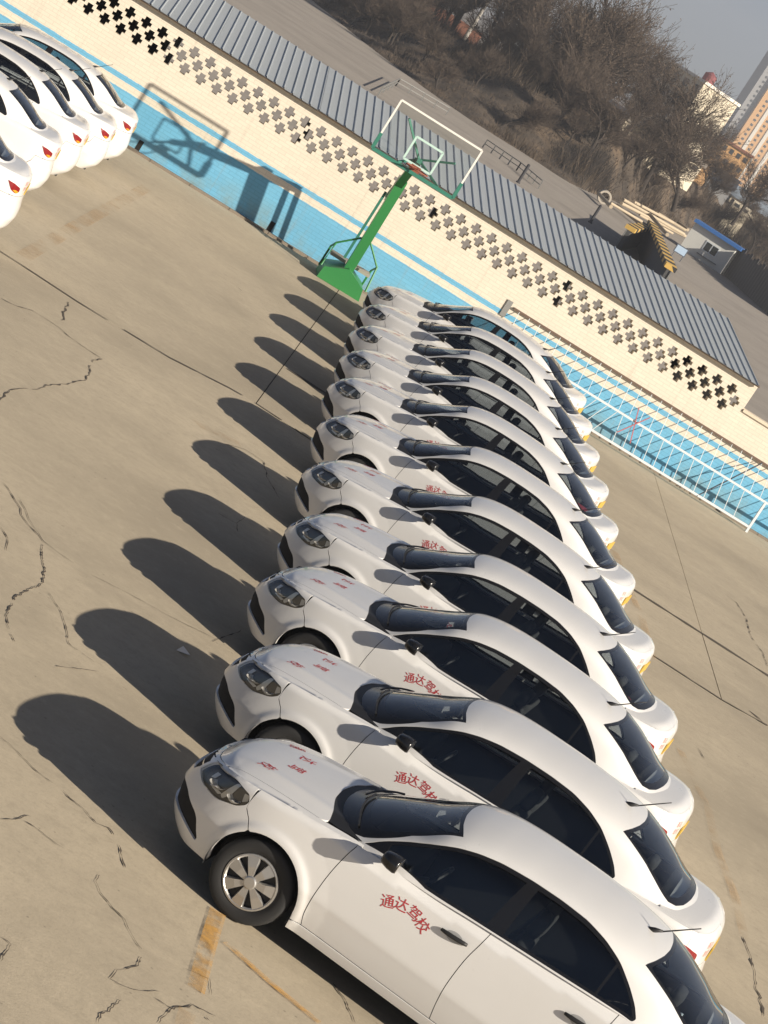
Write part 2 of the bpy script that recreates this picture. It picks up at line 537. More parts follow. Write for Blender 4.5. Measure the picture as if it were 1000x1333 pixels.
def sx(pts):
    """(x, z) side drawing -> (arc length, z)"""
    p = np.array(pts, float); return np.stack([s_of_x(p[:, 0]), p[:, 1]], 1)
def arc(cx, cz, r, a0, a1, n=22):
    return [(cx + r*math.cos(math.radians(a0+(a1-a0)*k/n)), cz + r*math.sin(math.radians(a0+(a1-a0)*k/n))) for k in range(n+1)]

def text_data(txt, size):
    """flat outline mesh of some lettering, centred on its own middle"""
    cu = bpy.data.curves.new('lettering', 'FONT')
    cu.body = txt; cu.size = size; cu.offset = size*.005; cu.resolution_u = 3
    o = bpy.data.objects.new('lettering_source', cu)
    COL.objects.link(o)
    dg = bpy.context.evaluated_depsgraph_get(); dg.update()
    me = bpy.data.meshes.new_from_object(o.evaluated_get(dg))
    v = np.array([tuple(p.co)[:2] for p in me.vertices]); f = [tuple(p.vertices) for p in me.polygons]
    bpy.data.objects.remove(o); bpy.data.curves.remove(cu); bpy.data.meshes.remove(me)
    if len(v): v = v - (v.min(0)+v.max(0))/2
    return v, f

def build_car():
    M = MATS
    root = empty('parked_car')
    def part(name, d, m, parent=root):
        return new_obj(name, pmesh(name, d, m), parent)
    g = 0.003
    def both(fn):                                    # left piece then its mirror image
        for mir in (False, True): fn(mir)
    top_at = lambda x: float(z_edge(x))
    # door lines (x at height z)
    d1 = crom([(1.345,.27),(1.322,.36),(1.315,.5),(1.322,.68),(1.345,.84),(1.372,.95)], 6)
    d2 = crom([(2.405,.27),(2.385,.40),(2.375,.55),(2.385,.75),(2.412,.90),(2.43,1.003)], 6)
    d3 = crom([(3.13,.27),(3.12,.40),(3.155,.52),(3.225,.64),(3.31,.74),(3.375,.86),(3.40,1.0),(3.41,1.054)], 6)
    def at(line, sh): return [(p[0]+sh, p[1]) for p in line]
    def topline(x0, x1, n=14, dz=0.0): return [(x, top_at(x)+dz) for x in np.linspace(x0, x1, n)]
    # lamps, intakes (side drawing)
    hl = rounded([(.100,.668),(.20,.632),(.37,.622),(.53,.678),(.580,.722),(.588,.752),(.550,.795),(.34,.816),(.095,.776)], [.008,.05,.05,.04,.02,.015,.02,.06,.008])
    hl_t = [(.105,.712),(.20,.766),(.36,.790),(.52,.800),(.583,.772)]
    fog = rounded([(.012,.52),(.10,.535),(.16,.525),(.33,.44),(.405,.305),(.385,.280),(.22,.345),(.10,.378),(.012,.372)], [.005,.05,.04,.04,.02,.02,.06,.05,.005])
    tl = rounded([(4.185,.968),(4.31,.958),(4.40,.925),(4.407,.868),(4.378,.838),(4.29,.866)], [.012,.03,.02,.015,.02,.04])
    aF = arc(WHEEL_X[0], .302, .352, 186, -8, 30); aR = arc(WHEEL_X[1], .302, .352, 188, -6, 30)
    # front bumper, with intake openings
    bl = [(0,.205),(.3,.205),(.525,.215)] + [p for p in aF if p[0] < .70] + [(.70,.602),(.655,.66),(.60,.705),(.588,.745)]
    top = [(.578,.80)] + [(x, top_at(x)) for x in (.575,.5,.43,.36,.30,.25,.2,.16,.12,.09,.06,.035,.015,.0)]
    bump_poly = sx(bl + top)
    grille = sx([(0,.60),(.03,.602),(.062,.615),(.080,.665),(.078,.735),(.05,.742),(.0,.728)])
    fg = sx(fog); fg[fg[:, 0] < s_of_x(.013), 0] = -.05
    cut = [sx(hl), fg, grille]
    cut[2][0, 0] = cut[2][-1, 0] = -0.05
    fb = [panel(wsurf, bump_poly, cut, 0.018, 0.02, mirror=mm) for mm in (False, True)]
    part('front_bumper', join(*fb), M['paint'])
    back = lambda P: wsurf(np.stack([np.clip(P[:, 0], 0, S_END), P[:, 1]], 1))
    for nm, poly, o in (('grille', grille, -.022), ('lower_intake', fg, -.03)):
        pp = poly.copy(); pp[:, 0] = np.maximum(pp[:, 0], 0)
        part(nm, join(*[panel(back, pp, (), .02, 0, mirror=mm, off=o) for mm in (False, True)]), M['black'])
    # chrome bar in the grille and number plate
    bar = sx([(0,.655),(.075,.675),(.075,.685),(0,.667)])
    part('grille_bar', join(*[panel(back, bar, (), .02, .006, mirror=mm, off=-.012) for mm in (False, True)]), M['chrome'])
    # headlamps: dark housing, reflectors, clear lens
    hs = sx(hl)
    def lamps(mm):
        hd = part('headlight', panel(wsurf, hs, (), .02, 0, mirror=mm, off=-.040), M['lamp_dark'])
        part('lens', panel(wsurf, resample(hs, .02), (), .02, .01, mirror=mm, off=-.002), M['lens'], hd)
        for cx, cz, rr in ((.468,.722,.054),(.285,.722,.066)):
            c = wsurf(np.array([[s_of_x(cx), cz]]))[0]; c2 = wsurf(np.array([[s_of_x(cx)+.01, cz]]))[0]
            t = (c2-c); nrm = np.array([-abs(t[1]), -abs(t[0]), 0.12]); nrm /= np.linalg.norm(nrm)
            q = Vector(nrm).to_track_quat('Z', 'Y').to_matrix()
            b = MB(); b.lathe([(rr,.0),(rr*.8,-.012),(rr*.45,-.026),(rr*.42,-.02),(.001,-.012)], 20, 0, 'z')
            b.v = [tuple(q @ Vector(p) + Vector(c - nrm*.018)) for p in b.v]
            if mm: b.v = [(p[0], -p[1], p[2]) for p in b.v]; b.f = [tuple(reversed(f)) for f in b.f]
            b.obj('reflector', M['reflector'], hd, smooth=True)
        ins = rounded([(.375,.800),(.415,.805),(.425,.70),(.39,.645),(.36,.66)], .01)
        for pl_ in ([(.165,.755),(.20,.762),(.21,.715),(.178,.70)], [(.50,.775),(.545,.78),(.565,.745),(.53,.715)], [(.23,.662),(.34,.648),(.36,.668),(.24,.682)]):
            part('facet', panel(wsurf, sx(rounded(pl_, .006)), (), .02, .003, mirror=mm, off=-.028), M['reflector'], hd)
        part('indicator', panel(wsurf, sx(ins), (), .02, .004, mirror=mm, off=-.026), M['reflector'], hd)
    both(lamps)
    # front fender incl. its top strip beside the bonnet
    hood_side = lambda x: 0.60 + 0.135*min(max((x-.25)/.8, 0), 1)**.9
    fen = [(.59,.752),(.60,.715),(.66,.666),(.707,.606)] + [p for p in aF if .70 <= p[0] and (p[0] < 1.2 or p[1] > .26)] + [(1.262,.262)] + at(d1, -g) + [(1.367,.95)]
    fen = [(x, z) for x, z in fen]
    fen += topline(1.366, .60, 12)[0:] + [(.590,.80)]
    strip_o = [(x, float(np.interp(x, _fx, _fy))*.9995) for x in np.linspace(.325, 1.40, 26)]
    strip_i = [(x, min(hood_side(x)+g, float(np.interp(x, _fx, _fy))-.004)) for x in np.linspace(1.40, .325, 26)]
    def fenders(mm):
        a = panel(wsurf, sx(fen), (), .017, .014, mirror=mm)
        b_ = panel(hood, np.array([(x, -y) for x, y in strip_o + strip_i]), (), .03, .014, mirror=mm)
        part('front_fender', join(a, b_), M['paint'])
    both(fenders)
    # bonnet
    hl_o = []
    for x in np.linspace(.330, 1.06, 18): hl_o.append((x, -(hood_side(x)-g)))
    rearc = [(1.06,-.735),(1.10,-.69),(1.085,-.60),(1.045,-.45),(.995,-.25),(.975,0)]
    hl_o += list(crom(rearc, 5)[1:])
    fr = [(float(np.interp(-y, _fyk, _fxk))+.005, y) for y in np.linspace(-.02, -.600, 16)]
    half = hl_o + [(fr[0][0], 0.0)] + fr
    # front edge from centre to corner, then up the side line
    hp = np.array([(fr[0][0], 0.0)] + fr + hl_o)
    hp2 = np.vstack([hp, (hp*[1, -1])[::-1][1:-1]])
    hd = part('bonnet', panel(hood, hp2, (), .028, .014), M['paint'])
    # bonnet lettering, read from the front of the car
    for ch, x, y, rz in (('通',.47,.44,.25),('达',.62,.23,.1),('驾',.64,-.10,-.05),('校',.50,-.37,-.22)):
        v, f = text_data(ch, .135)
        if len(v):
            P = np.stack([x + v[:, 1]*math.cos(rz) + v[:, 0]*math.sin(rz), y - v[:, 0]*math.cos(rz) + v[:, 1]*math.sin(rz)], 1)
            S = hood(P); S[:, 2] += .0018
            new_obj('lettering', mesh_from('lettering', S, f, M['red_letter']), hd)
    # black cowl under the windscreen
    cw = np.array(list(crom(rearc, 5)) + [(1.12,0),(1.16,-.25),(1.25,-.5),(1.34,-.66),(1.38,-.74)][0:] + [(1.25,-.755)])
    cwl = np.array(list(crom([(1.10,-.69),(1.085,-.60),(1.045,-.45),(.995,-.25),(.975,0)], 5)) + [(1.15,0),(1.20,-.25),(1.29,-.5),(1.36,-.66),(1.37,-.70),(1.2,-.712)])
    part('cowl', join(*[panel(hood, cwl, (), .04, 0, mirror=mm, off=-.006) for mm in (False, True)]), M['black'])
    for y0, y1 in ((-.60,.02),(-.02,.52)):
        b = MB(); pts = []
        for t in np.linspace(0, 1, 7):
            y = y0 + (y1-y0)*t; p = tsurf(t_top([1.13+.05*t + .20*(y/.7)**2], [y]))[0]; pts.append((p[0], p[1], p[2]+.016))
        b.tube(pts, .008, 6); b.obj('wiper', M['black'], root)
    # doors below the glass
    sill = .268
    fd = at(d1, g) + topline(1.378, 2.427, 18, -.002) + list(reversed(at(d2, -g)))
    rd = at(d2, g) + topline(2.433, 3.404, 16, -.002) + list(reversed(at(d3, -g)))
    # rear door follows the arch
    rd = [p for p in rd]
    def doors(mm):
        for poly, hx, hz, first in ((fd, 2.245, .838, True), (rd, 3.215, .868, False)):
            dr = part('front_door' if first else 'rear_door', panel(wsurf, sx(poly), (), .03, .014, mirror=mm), M['paint'])
            # grey disc with the cup's shade painted in and black pull handle
            cup = [(hx+.062*math.cos(t), hz+.036*math.sin(t)) for t in np.linspace(0, 2*math.pi, 20, endpoint=False)]
            part('handle_cup', panel(wsurf, sx(cup), (), .015, 0, mirror=mm, off=.0015), M['cup'], dr)
            b = MB(); pts = []
            for t in np.linspace(0, 1, 9):
                p = wsurf(np.array([[s_of_x(hx-.10+.20*t), hz+.004+.012*(t-.5)]]))[0]
                pts.append((p[0], p[1]-.008-.015*math.sin(math.pi*min(max(t, .02), .98))**.5, p[2]))
            b.tube(pts, [.011,.014,.016,.016,.016,.016,.016,.015,.012], 8)
            if mm: b.v = [(p[0], -p[1], p[2]) for p in b.v]; b.f = [tuple(reversed(f)) for f in b.f]
            b.obj('handle', M['black'], dr, smooth=True)
            if first and not mm:
                for ch, x, z, rz in (('通',1.748,.770,.42),('达',1.838,.808,.16),('驾',1.938,.812,-.14),('校',2.03,.778,-.42)):
                    v, f = text_data(ch, .098)
                    if len(v):
                        c, s_ = math.cos(rz), math.sin(rz)
                        P = np.stack([s_of_x(x) + v[:, 0]*c - v[:, 1]*s_, z + v[:, 0]*s_ + v[:, 1]*c], 1)
                        S = wsurf(P); S[:, 1] -= .0018
                        new_obj('lettering', mesh_from('lettering', S, f, M['red_letter']), dr)
    both(doors)
    # sills
    def sills(mm):
        sl = sx([(1.262,.255),(1.262,.19),(3.155,.19),(3.155,.255)] + [(3.135,.262),(1.345,.262)])
        part('sill', panel(wsurf, sl, (), .04, .014, mirror=mm, off=.004), M['paint'])
    both(sills)
    # rear quarter panel, rear bumper, boot
    qb = [(x, z) for x, z in at(d3, g) if z > .30]
    quarter = [(3.158,.30)] + [(x, z) for x, z in aR if x < 3.3 and z > .30 and x > 3.15][:0] + [p for p in at(d3, g) if p[1] > .455]
    quarter += topline(3.416, 4.284, 16) + [(4.284,1.0),(4.284,.802),(4.165,.80),(4.13,.70),(4.04,.60),(3.90,.53),(3.845,.43)]
    quarter += [p for p in reversed(aR) if p[0] > 3.165 and p[1] > .44]
    bump_r = [(3.868,.23),(3.862,.36),(3.848,.425),(3.905,.524),(4.045,.594),(4.137,.695),(4.168,.794),(4.29,.796),(4.40,.80),(4.455,.80),(4.487,.80),(4.487,.205),(4.3,.205),(4.0,.21)]
    lid = [(4.288,.806),(4.40,.806),(4.455,.806),(4.487,.806)] + topline(4.487, 4.288, 16)
    def quarters(mm):
        part('rear_quarter', join(panel(wsurf, sx(quarter), (), .02, .014, mirror=mm),
             panel(boot, np.array([(x, -float(np.interp(x, _rx, _ry))*.9995) for x in np.linspace(3.42, 4.27, 20)] +
                                  [(x, -(.70-.055*(x-3.9)/.4)-g) if x > 3.8 else (x, -.73) for x in np.linspace(4.27, 3.42, 20)]), (), .03, .012, mirror=mm)), M['paint'])
        t = part('taillight', panel(wsurf, sx(tl), (), .02, .012, mirror=mm, off=.007), M['tail_red'])
        part('amber_lens', panel(wsurf, sx(rounded([(4.31,.872),(4.375,.843),(4.402,.868),(4.35,.885)], .006)), (), .015, .004, mirror=mm, off=.0105), M['tail_amber'], t)
    both(quarters)
    part('rear_bumper', join(*[panel(wsurf, sx(bump_r), (), .03, .016, mirror=mm) for mm in (False, True)]), M['paint'])
    bx = float(_rx.max())
    tail_edge = [(float(np.interp(y, _ryk, _rxk))-.001, -y) for y in np.linspace(0, .60, 14)]
    lidtop = np.array([(3.93,0),(3.93,-.40),(3.90,-.62),(3.92,-.70)] + [(x, -(.70-.055*(x-3.9)/.4)+g) for x in np.linspace(3.95, 4.26, 8)] + list(reversed(tail_edge)))
    lid2 = np.vstack([lidtop, (lidtop*[1, -1])[::-1][1:-1]])
    bt = part('boot_lid', join(panel(boot, lid2, (), .035, .012), *[panel(wsurf, sx(lid), (), .025, .012, mirror=mm) for mm in (False, True)]), M['paint'])
    for k, ch in enumerate('通达驾校'):
        v, f = text_data(ch, .062)
        if len(v):
            P = np.stack([S_END - .44 + .075*(k % 2) - v[:, 0]*-1, .99 - .075*(k // 2) + v[:, 1]], 1)
            S = wsurf(P); e_ = wsurf(P+[.002, 0]) - wsurf(P-[.002, 0])
            n_ = np.stack([-e_[:, 1], e_[:, 0], 0*e_[:, 0]], 1); n_ /= np.linalg.norm(n_, axis=1)[:, None]
            n_ *= np.sign(n_[:, 0])[:, None]
            new_obj('lettering', mesh_from('lettering', S+n_*.004, f, M['faded_letter']), bt)
    # rear number plate recess
    pl = sx([(4.478,.83),(4.487,.83),(4.487,.94),(4.478,.94)])
    b = MB(); b.box((4.425,-.22,.815), (4.438,.22,.925)); b.obj('number_plate', M['plate'], bt)
    # upper body
    dlo_s = rounded([(1.385,.957),(1.50,1.055),(1.62,1.135),(1.78,1.228),(1.92,1.302),(2.06,1.350),(2.22,1.382),(2.44,1.401),(2.68,1.407),(2.90,1.400),(3.07,1.372),(3.22,1.322),(3.36,1.232),(3.46,1.150),(3.515,1.085),(3.50,1.058),(3.42,1.062),(3.19,1.054),(2.80,1.032),(2.37,1.005),(1.95,.976)],
                    [.006]+[.05]*12+[.03,.012,.02]+[.05]*5, 3)
    dlo = t_side(dlo_s[:, 0], dlo_s[:, 1])
    def shrink(poly, dd):
        P = np.array(poly); nx = np.roll(P, -1, 0); pv = np.roll(P, 1, 0)
        t = nx-pv; t /= np.linalg.norm(t, axis=1)[:, None]+1e-9
        n_ = np.stack([-t[:, 1], t[:, 0]], 1)
        ar = 0.5*np.sum(P[:, 0]*np.roll(P[:, 1], -1)-np.roll(P[:, 0], -1)*P[:, 1])
        return P + n_*dd*np.sign(ar)
    ins = shrink(dlo_s, .022)
    def cutx(poly, x0, x1):            # clip a side drawing between two x
        for s_, xx in ((1, x0), (-1, x1)):
            out = []
            for i in range(len(poly)):
                a, b_ = poly[i], poly[(i+1) % len(poly)]
                ia, ib = s_*(a[0]-xx(a[1])) >= 0, s_*(b_[0]-xx(b_[1])) >= 0
                if ia: out.append(a)
                if ia != ib:
                    fa, fb_ = a[0]-xx(a[1]), b_[0]-xx(b_[1]); t = fa/(fa-fb_); out.append(a+(b_-a)*t)
            poly = np.array(out)
        return poly
    bp0 = lambda z: 2.365+.17*(z-1.0); bp1 = lambda z: 2.495+.06*(z-1.0)
    qd = lambda z: 3.205+.05*(z-1.03); sf = lambda z: 1.545
    panes = [('front_window', cutx(ins, lambda z: 1.545, bp0)), ('rear_side_window', cutx(ins, bp1, lambda z: qd(z)-.010)), ('quarter_window', cutx(ins, lambda z: qd(z)+.010, lambda z: 9.0))]
    ws_o = t_top(*np.array([(1.05,0),(1.06,-.2),(1.10,-.4),(1.17,-.56),(1.26,-.655),(1.36,-.672),(1.62,-.635),(1.80,-.60),(1.905,-.575),(1.885,-.52),(1.845,-.4),(1.81,-.2),(1.80,0)]).T)
    ws_i = t_top(*np.array([(1.215,0),(1.23,-.2),(1.265,-.38),(1.33,-.53),(1.40,-.60),(1.45,-.617),(1.62,-.597),(1.80,-.56),(1.865,-.535),(1.850,-.50),(1.815,-.38),(1.78,-.2),(1.77,0)]).T)
    rw_o = t_top(*np.array([(3.445,0),(3.435,-.2),(3.405,-.4),(3.375,-.52),(3.365,-.565),(3.42,-.575),(3.65,-.59),(3.85,-.595),(3.945,-.585),(4.01,-.52),(4.055,-.38),(4.075,-.2),(4.082,0)]).T)
    rw_i = t_top(*np.array([(3.478,0),(3.468,-.2),(3.44,-.38),(3.41,-.50),(3.42,-.535),(3.50,-.545),(3.65,-.552),(3.83,-.555),(3.905,-.54),(3.955,-.48),(3.995,-.36),(4.012,-.2),(4.018,0)]).T)
    def sym(p): p = p.copy(); p[[0, -1], 1] = 0; return np.vstack([p, (p*[1, -1])[::-1][1:-1]])
    WS, WI, RW, RI = sym(ws_o), sym(ws_i), sym(rw_o), sym(rw_i)
    dlo_r = dlo*[1, -1]
    xf, xr = 1.02, 4.14
    dom = np.array([(xf,-1),(xr,-1),(xr,1),(xf,1)], float)
    dom = np.array([(1.13,-.998)] + [(x, -.998) for x in np.linspace(1.2, 4.06, 30)] + [(4.10,-.9),(4.125,-.5),(4.125,.5),(4.10,.9)] + [(x, .998) for x in np.linspace(4.06, 1.2, 30)] + [(1.13,.998),(1.085,.9),(1.085,-.9)])
    part('roof', panel(tsurf, dom, (dlo, dlo_r, WS, RW), .035, .010, asp=.8), M['paint'])
    for nm, o_, i_, gm in (('windscreen', WS, WI, M['glass']), ('rear_window', RW, RI, M['glass'])):
        w_ = part(nm, panel(tsurf, i_, (), .05, 0, asp=.8, off=-.003), gm)
        part('surround', panel(tsurf, o_, (i_,), .03, .006, asp=.8, off=-.002), M['black_gloss'], w_)
    def sidewin(mm):
        tr = part('window_trim', panel(tsurf, dlo, [t_side(p[:, 0], p[:, 1]) for _, p in panes], .03, .008, mirror=mm, asp=.8, off=-.003), M['black_gloss'])
        for nm, p in panes:
            part(nm, panel(tsurf, t_side(p[:, 0], p[:, 1]), (), .05, 0, mirror=mm, asp=.8, off=-.010), M['glass_side'], tr)
    both(sidewin)
    # mirrors
    def mirrors(mm):
        b = MB(); n = 14; rings = []
        for t, wx, wz in ((-.070,.036,.026),(-.055,.062,.045),(0,.080,.056),(.045,.084,.058),(.06,.078,.052)):
            rings.append([(1.635+t + .02*math.sin(a)*0, -.925+wx*math.copysign(abs(math.cos(a))**.7, math.cos(a)), 1.038+wz*math.copysign(abs(math.sin(a))**.7, math.sin(a))) for a in np.linspace(0, 2*math.pi, n, endpoint=False)])
        V = [p for r in rings for p in r]; Fc = []
        for i in range(len(rings)-1):
            for k in range(n): Fc.append((i*n+k, i*n+(k+1) % n, (i+1)*n+(k+1) % n, (i+1)*n+k))
        Fc += [tuple(reversed(range(n))), tuple(range((len(rings)-1)*n, len(rings)*n))]
        b.add(V, Fc)
        b.bar((1.58,-.76,.975), (1.63,-.88,1.0), .06, .03)
        if mm: b.v = [(p[0], -p[1], p[2]) for p in b.v]; b.f = [tuple(reversed(f)) for f in b.f]
        mo = b.obj('door_mirror', M['black_gloss'], root, smooth=True)
        m2 = MB(); m2.box((1.6965,-.990,.995), (1.699,-.860,1.085))
        if mm: m2.v = [(p[0], -p[1], p[2]) for p in m2.v]; m2.f = [tuple(reversed(f)) for f in m2.f]
        m2.obj('mirror_glass', M['chrome'], mo)
    both(mirrors)
    # whip antenna
    p = tsurf(np.array([[3.30, 0.0]]))[0]
    b = MB(); b.tube([(p[0]-.05, 0, p[2]), (p[0]-.01, 0, p[2]+.022), (p[0]+.035, 0, p[2]+.045)], [.02,.018,.008], 8)
    b.tube([(p[0]+.02, 0, p[2]+.03), (p[0]+.235, 0, p[2]+.215)], [.006,.0045], 6); b.obj('antenna', M['black'], root, smooth=True)
    # wheels
    def tyre_mesh():
        b = MB(); r = WHEEL_R
        prof = [(.196,-.080),(.205,-.088),(.235,-.096),(.270,-.096),(.290,-.088),(.300,-.070),(r,-.045),(r,.045),(.300,.070),(.290,.088),(.270,.096),(.235,.096),(.205,.088),(.196,.080)]
        b.lathe(prof, 40); return b.mesh('tyre', M['rubber'], True)
    def rim_mesh():
        b = MB()
        b.lathe([(.196,-.080),(.190,-.088),(.180,-.086),(.176,-.06),(.02,-.055)], 40, 1)      # rim flange and dark dish
        b.lathe([(.199,-.081),(.197,-.092),(.186,-.094),(.176,-.084)], 40, 0)
        n = 7
        for k in range(n):
            a = 2*math.pi*k/n + .2
            c, s_ = math.cos(a), math.sin(a); tx, tz = -s_, c
            def P(r, w, y): return (c*r + tx*w, y, s_*r + tz*w)
            V = [P(.03,-.016,-.098),P(.03,.016,-.098),P(.11,.029,-.101),P(.183,.043,-.090),P(.183,-.043,-.090),P(.11,-.029,-.101),
                 P(.03,-.02,-.07),P(.03,.02,-.07),P(.11,.036,-.07),P(.183,.052,-.07),P(.183,-.052,-.07),P(.11,-.036,-.07)]
            b.add(V, [(0,1,2,5),(5,2,3,4),(1,7,8,2),(2,8,9,3),(0,5,11,6),(5,4,10,11),(4,3,9,10)])
        b.lathe([(.048,-.085),(.046,-.104),(.038,-.109),(.001,-.110)], 24, 0)
        return b.mesh('rim', [M['silver'], M['dark_metal']], False)
    tm, rm = tyre_mesh(), rim_mesh()
    for wx in WHEEL_X:
        for sgn in (-1, 1):
            w_ = empty('wheel', (wx, sgn*.735, WHEEL_R), 0 if sgn < 0 else math.pi, root)
            new_obj('tyre', tm, w_); new_obj('rim', rm, w_)
    # wheel housings, floor pan, inner shell
    b = MB()
    for wx in WHEEL_X:
        for sgn in (-1, 1):
            V = []; n = 20
            for k in range(n+1):
                a = math.radians(-14+208*k/n)
                for yy in (.835, .50): V.append((wx+.357*math.cos(a), sgn*yy, .302+.357*math.sin(a)))
            Fc = [(2*k, 2*k+1, 2*k+3, 2*k+2) for k in range(n)]
            V.append((wx, sgn*.50, .3)); Fc += [(2*k+1, len(V)-1, 2*k+3) for k in range(n)]
            b.add(V, Fc)
    b.box((.30,-.50,.20), (4.3,.50,.26)); b.box((1.27,-.78,.20), (3.14,.78,.262))
    b.obj('underbody', M['black'], root)
    inner = [(0,.21),(.5,.23)] + [(p[0]+(p[0]-.905)*.02, p[1]) for p in aF] + [(1.3,.24),(3.12,.24)] + [p for p in aR] + [(3.9,.23),(4.487,.21),(4.487,1.03)] + [(x, top_at(x)-.022) for x in np.linspace(4.4, .1, 60)] + [(0,.69)]
    part('inner_shell', join(*[panel(wsurf, sx(inner), (hs,), .05, 0, mirror=mm, off=-.0165) for mm in (False, True)]), M['inner'])
    hin = np.array([(.12,0),(.12,-.35),(.25,-.62),(.5,-.72),(1.0,-.77),(1.35,-.76),(1.35,0)]); hin2 = np.vstack([hin, (hin*[1, -1])[::-1][1:-1]])
    rin = np.array([(3.85,0),(3.85,-.70),(4.15,-.62),(4.27,-.5),(4.33,0)]); rin2 = np.vstack([rin, (rin*[1, -1])[::-1][1:-1]])
    part('bonnet_liner', panel(hood, hin2, (), .06, 0, off=-.017), M['inner'])
    part('boot_liner', panel(boot, rin2, (), .06, 0, off=-.016), M['inner'])
    # cabin
    def cushion(name, lo, hi, m, r=.04, tilt=0.0, piv=None):
        bm = bmesh.new(); bmesh.ops.create_cube(bm, size=1)
        for v in bm.verts: v.co = Vector([lo[i] + (hi[i]-lo[i])*(v.co[i]+.5) for i in range(3)])
        bmesh.ops.bevel(bm, geom=bm.edges[:], offset=r, segments=2, affect='EDGES', profile=.6)
        if tilt: bmesh.ops.rotate(bm, verts=bm.verts, cent=piv or lo, matrix=Matrix.Rotation(tilt, 3, 'Y'))
        me = bpy.data.meshes.new(name); bm.to_mesh(me); bm.free(); me.materials.append(m)
        for p_ in me.polygons: p_.use_smooth = True
        return new_obj(name, me, root)
    for sgn in (-1, 1):
        st = cushion('front_seat', (1.98,sgn*.36-.25,.30), (2.45,sgn*.36+.25,.52), M['seat'])
        bk = cushion('backrest', (2.42,sgn*.36-.24,.48), (2.54,sgn*.36+.24,1.02), M['seat'], .045, .32, (2.46,0,.5)); bk.parent = st
        hr = cushion('headrest', (2.58,sgn*.36-.13,1.02), (2.68,sgn*.36+.13,1.20), M['seat'], .04, .2, (2.62,0,1.05)); hr.parent = st
    rs = cushion('rear_seat', (2.95,-.62,.32), (3.42,.62,.56), M['seat'])
    bk = cushion('backrest', (3.38,-.62,.5), (3.50,.62,1.03), M['seat'], .045, .38, (3.42,0,.52)); bk.parent = rs
    for sgn in (-1, 1):
        hr = cushion('headrest', (3.62,sgn*.34-.13,1.0), (3.71,sgn*.34+.13,1.13), M['seat'], .035, .25, (3.65,0,1.05)); hr.parent = rs
    cushion('dashboard', (1.22,-.70,.55), (1.72,.70,.925), M['dash'], .07)
    cushion('parcel_shelf', (3.58,-.60,.985), (3.98,.60,1.01), M['dash'], .01)
    b = MB(); q = Matrix.Translation((1.86,-.36,.90)) @ Matrix.Rotation(math.radians(-62), 4, 'Y')
    ring = [(q @ Vector((.18*math.cos(a), .18*math.sin(a), 0))) for a in np.linspace(0, 2*math.pi, 20)]
    b.tube(ring, .015, 6); b.tube([q @ Vector((-.17,0,0)), q @ Vector((.17,0,0))], .02, 6); b.tube([q @ Vector((0,0,0)), (1.70,-.36,.80)], .03, 6)
    b.obj('steering_wheel', M['black'], root)
    b = MB(); b.box((1.30,-.68,.24), (3.6,.68,.30)); b.obj('cabin_floor', M['dash'], root)
    # interior mirror seen through the windscreen
    b = MB(); p = tsurf(np.array([[1.72, 0.0]]))[0]; b.box((p[0]+.02,-.11,p[2]-.11), (p[0]+.05,.11,p[2]-.04)); b.obj('rear_view_mirror', M['black'], root)
    return root

def copy_tree(o, parent=None):
    c = o.copy(); COL.objects.link(c); c.parent = parent
    for ch in o.children: copy_tree(ch, c)
    return c
# ------------------------------------------------------------------ surface materials
def concrete_mat(name, base, spread=.35, streak=True, seed=0.0):
    m = mat(name, base, .9); k = NT(m); co = k.co()
    big = k.noise(co, .23+seed*.01, 5, .6); mid = k.noise(co, 1.7, 6, .65); fine = k.noise(co, 34, 4, .7)
    lo = tuple(c*(1-spread) for c in base); hi = tuple(min(1, c*(1+spread*.55)) for c in base)
    c = k.ramp(big, [(.28, lo), (.52, base), (.78, hi)])
    c = k.mix(k.ramp(mid, [(.35,(0,0,0)), (.75,(.55,.55,.55))]), c, tuple(c_*.80 for c_ in base))
    if streak:
        cs = k.co('Object', (.35, 3.2, 1)); st = k.noise(cs, 1.3, 6, .7)
        c = k.mix(k.ramp(st, [(.52,(0,0,0)), (.74,(.20,.20,.20))]), c, tuple(c_*.66 for c_ in base))
    c = k.mix(k.ramp(fine, [(.30,(.35,.35,.35)), (.48,(0,0,0)), (1,(0,0,0))]), c, tuple(c_*.60 for c_ in base))
    gr = k.noise(co, 7.5, 9, .78)
    c = k.mix(k.ramp(gr, [(.36,(.55,.55,.55)), (.50,(0,0,0))]), c, tuple(c_*.74 for c_ in base))
    c = k.mix(k.ramp(gr, [(.54,(0,0,0)), (.70,(.45,.45,.45))]), c, tuple(min(1, c_*1.22) for c_ in base))
    vo = k.n('TexVoronoi'); vo.inputs['Scale'].default_value = 9.0; k.l(co, vo.inputs['Vector'])
    c = k.mix(k.math('MULTIPLY', k.ramp(vo.outputs['Distance'], [(.05,(1,1,1)), (.13,(0,0,0))]), k.ramp(mid, [(.50,(0,0,0)), (.58,(.8,.8,.8))])), c, tuple(c_*.42 for c_ in base))
    # dark oil and water stains with shapes of their own
    sp = k.noise(co, .62, 3, .5)
    c = k.mix(k.ramp(sp, [(.62,(0,0,0)), (.74,(.38,.38,.38))]), c, tuple(c_*.62 for c_ in base))
    k.color(c); k.bump(fine, .25, .01)
    return m
M_CONC = concrete_mat('concrete', (.395,.336,.244))
M_GAP = mat('joint_dirt', (.035,.03,.025), 1)
M_CRACK = mat('crack_dirt', (.075,.060,.045), 1)
M_YARD = concrete_mat('far_concrete', (.31,.275,.235), .25, True)

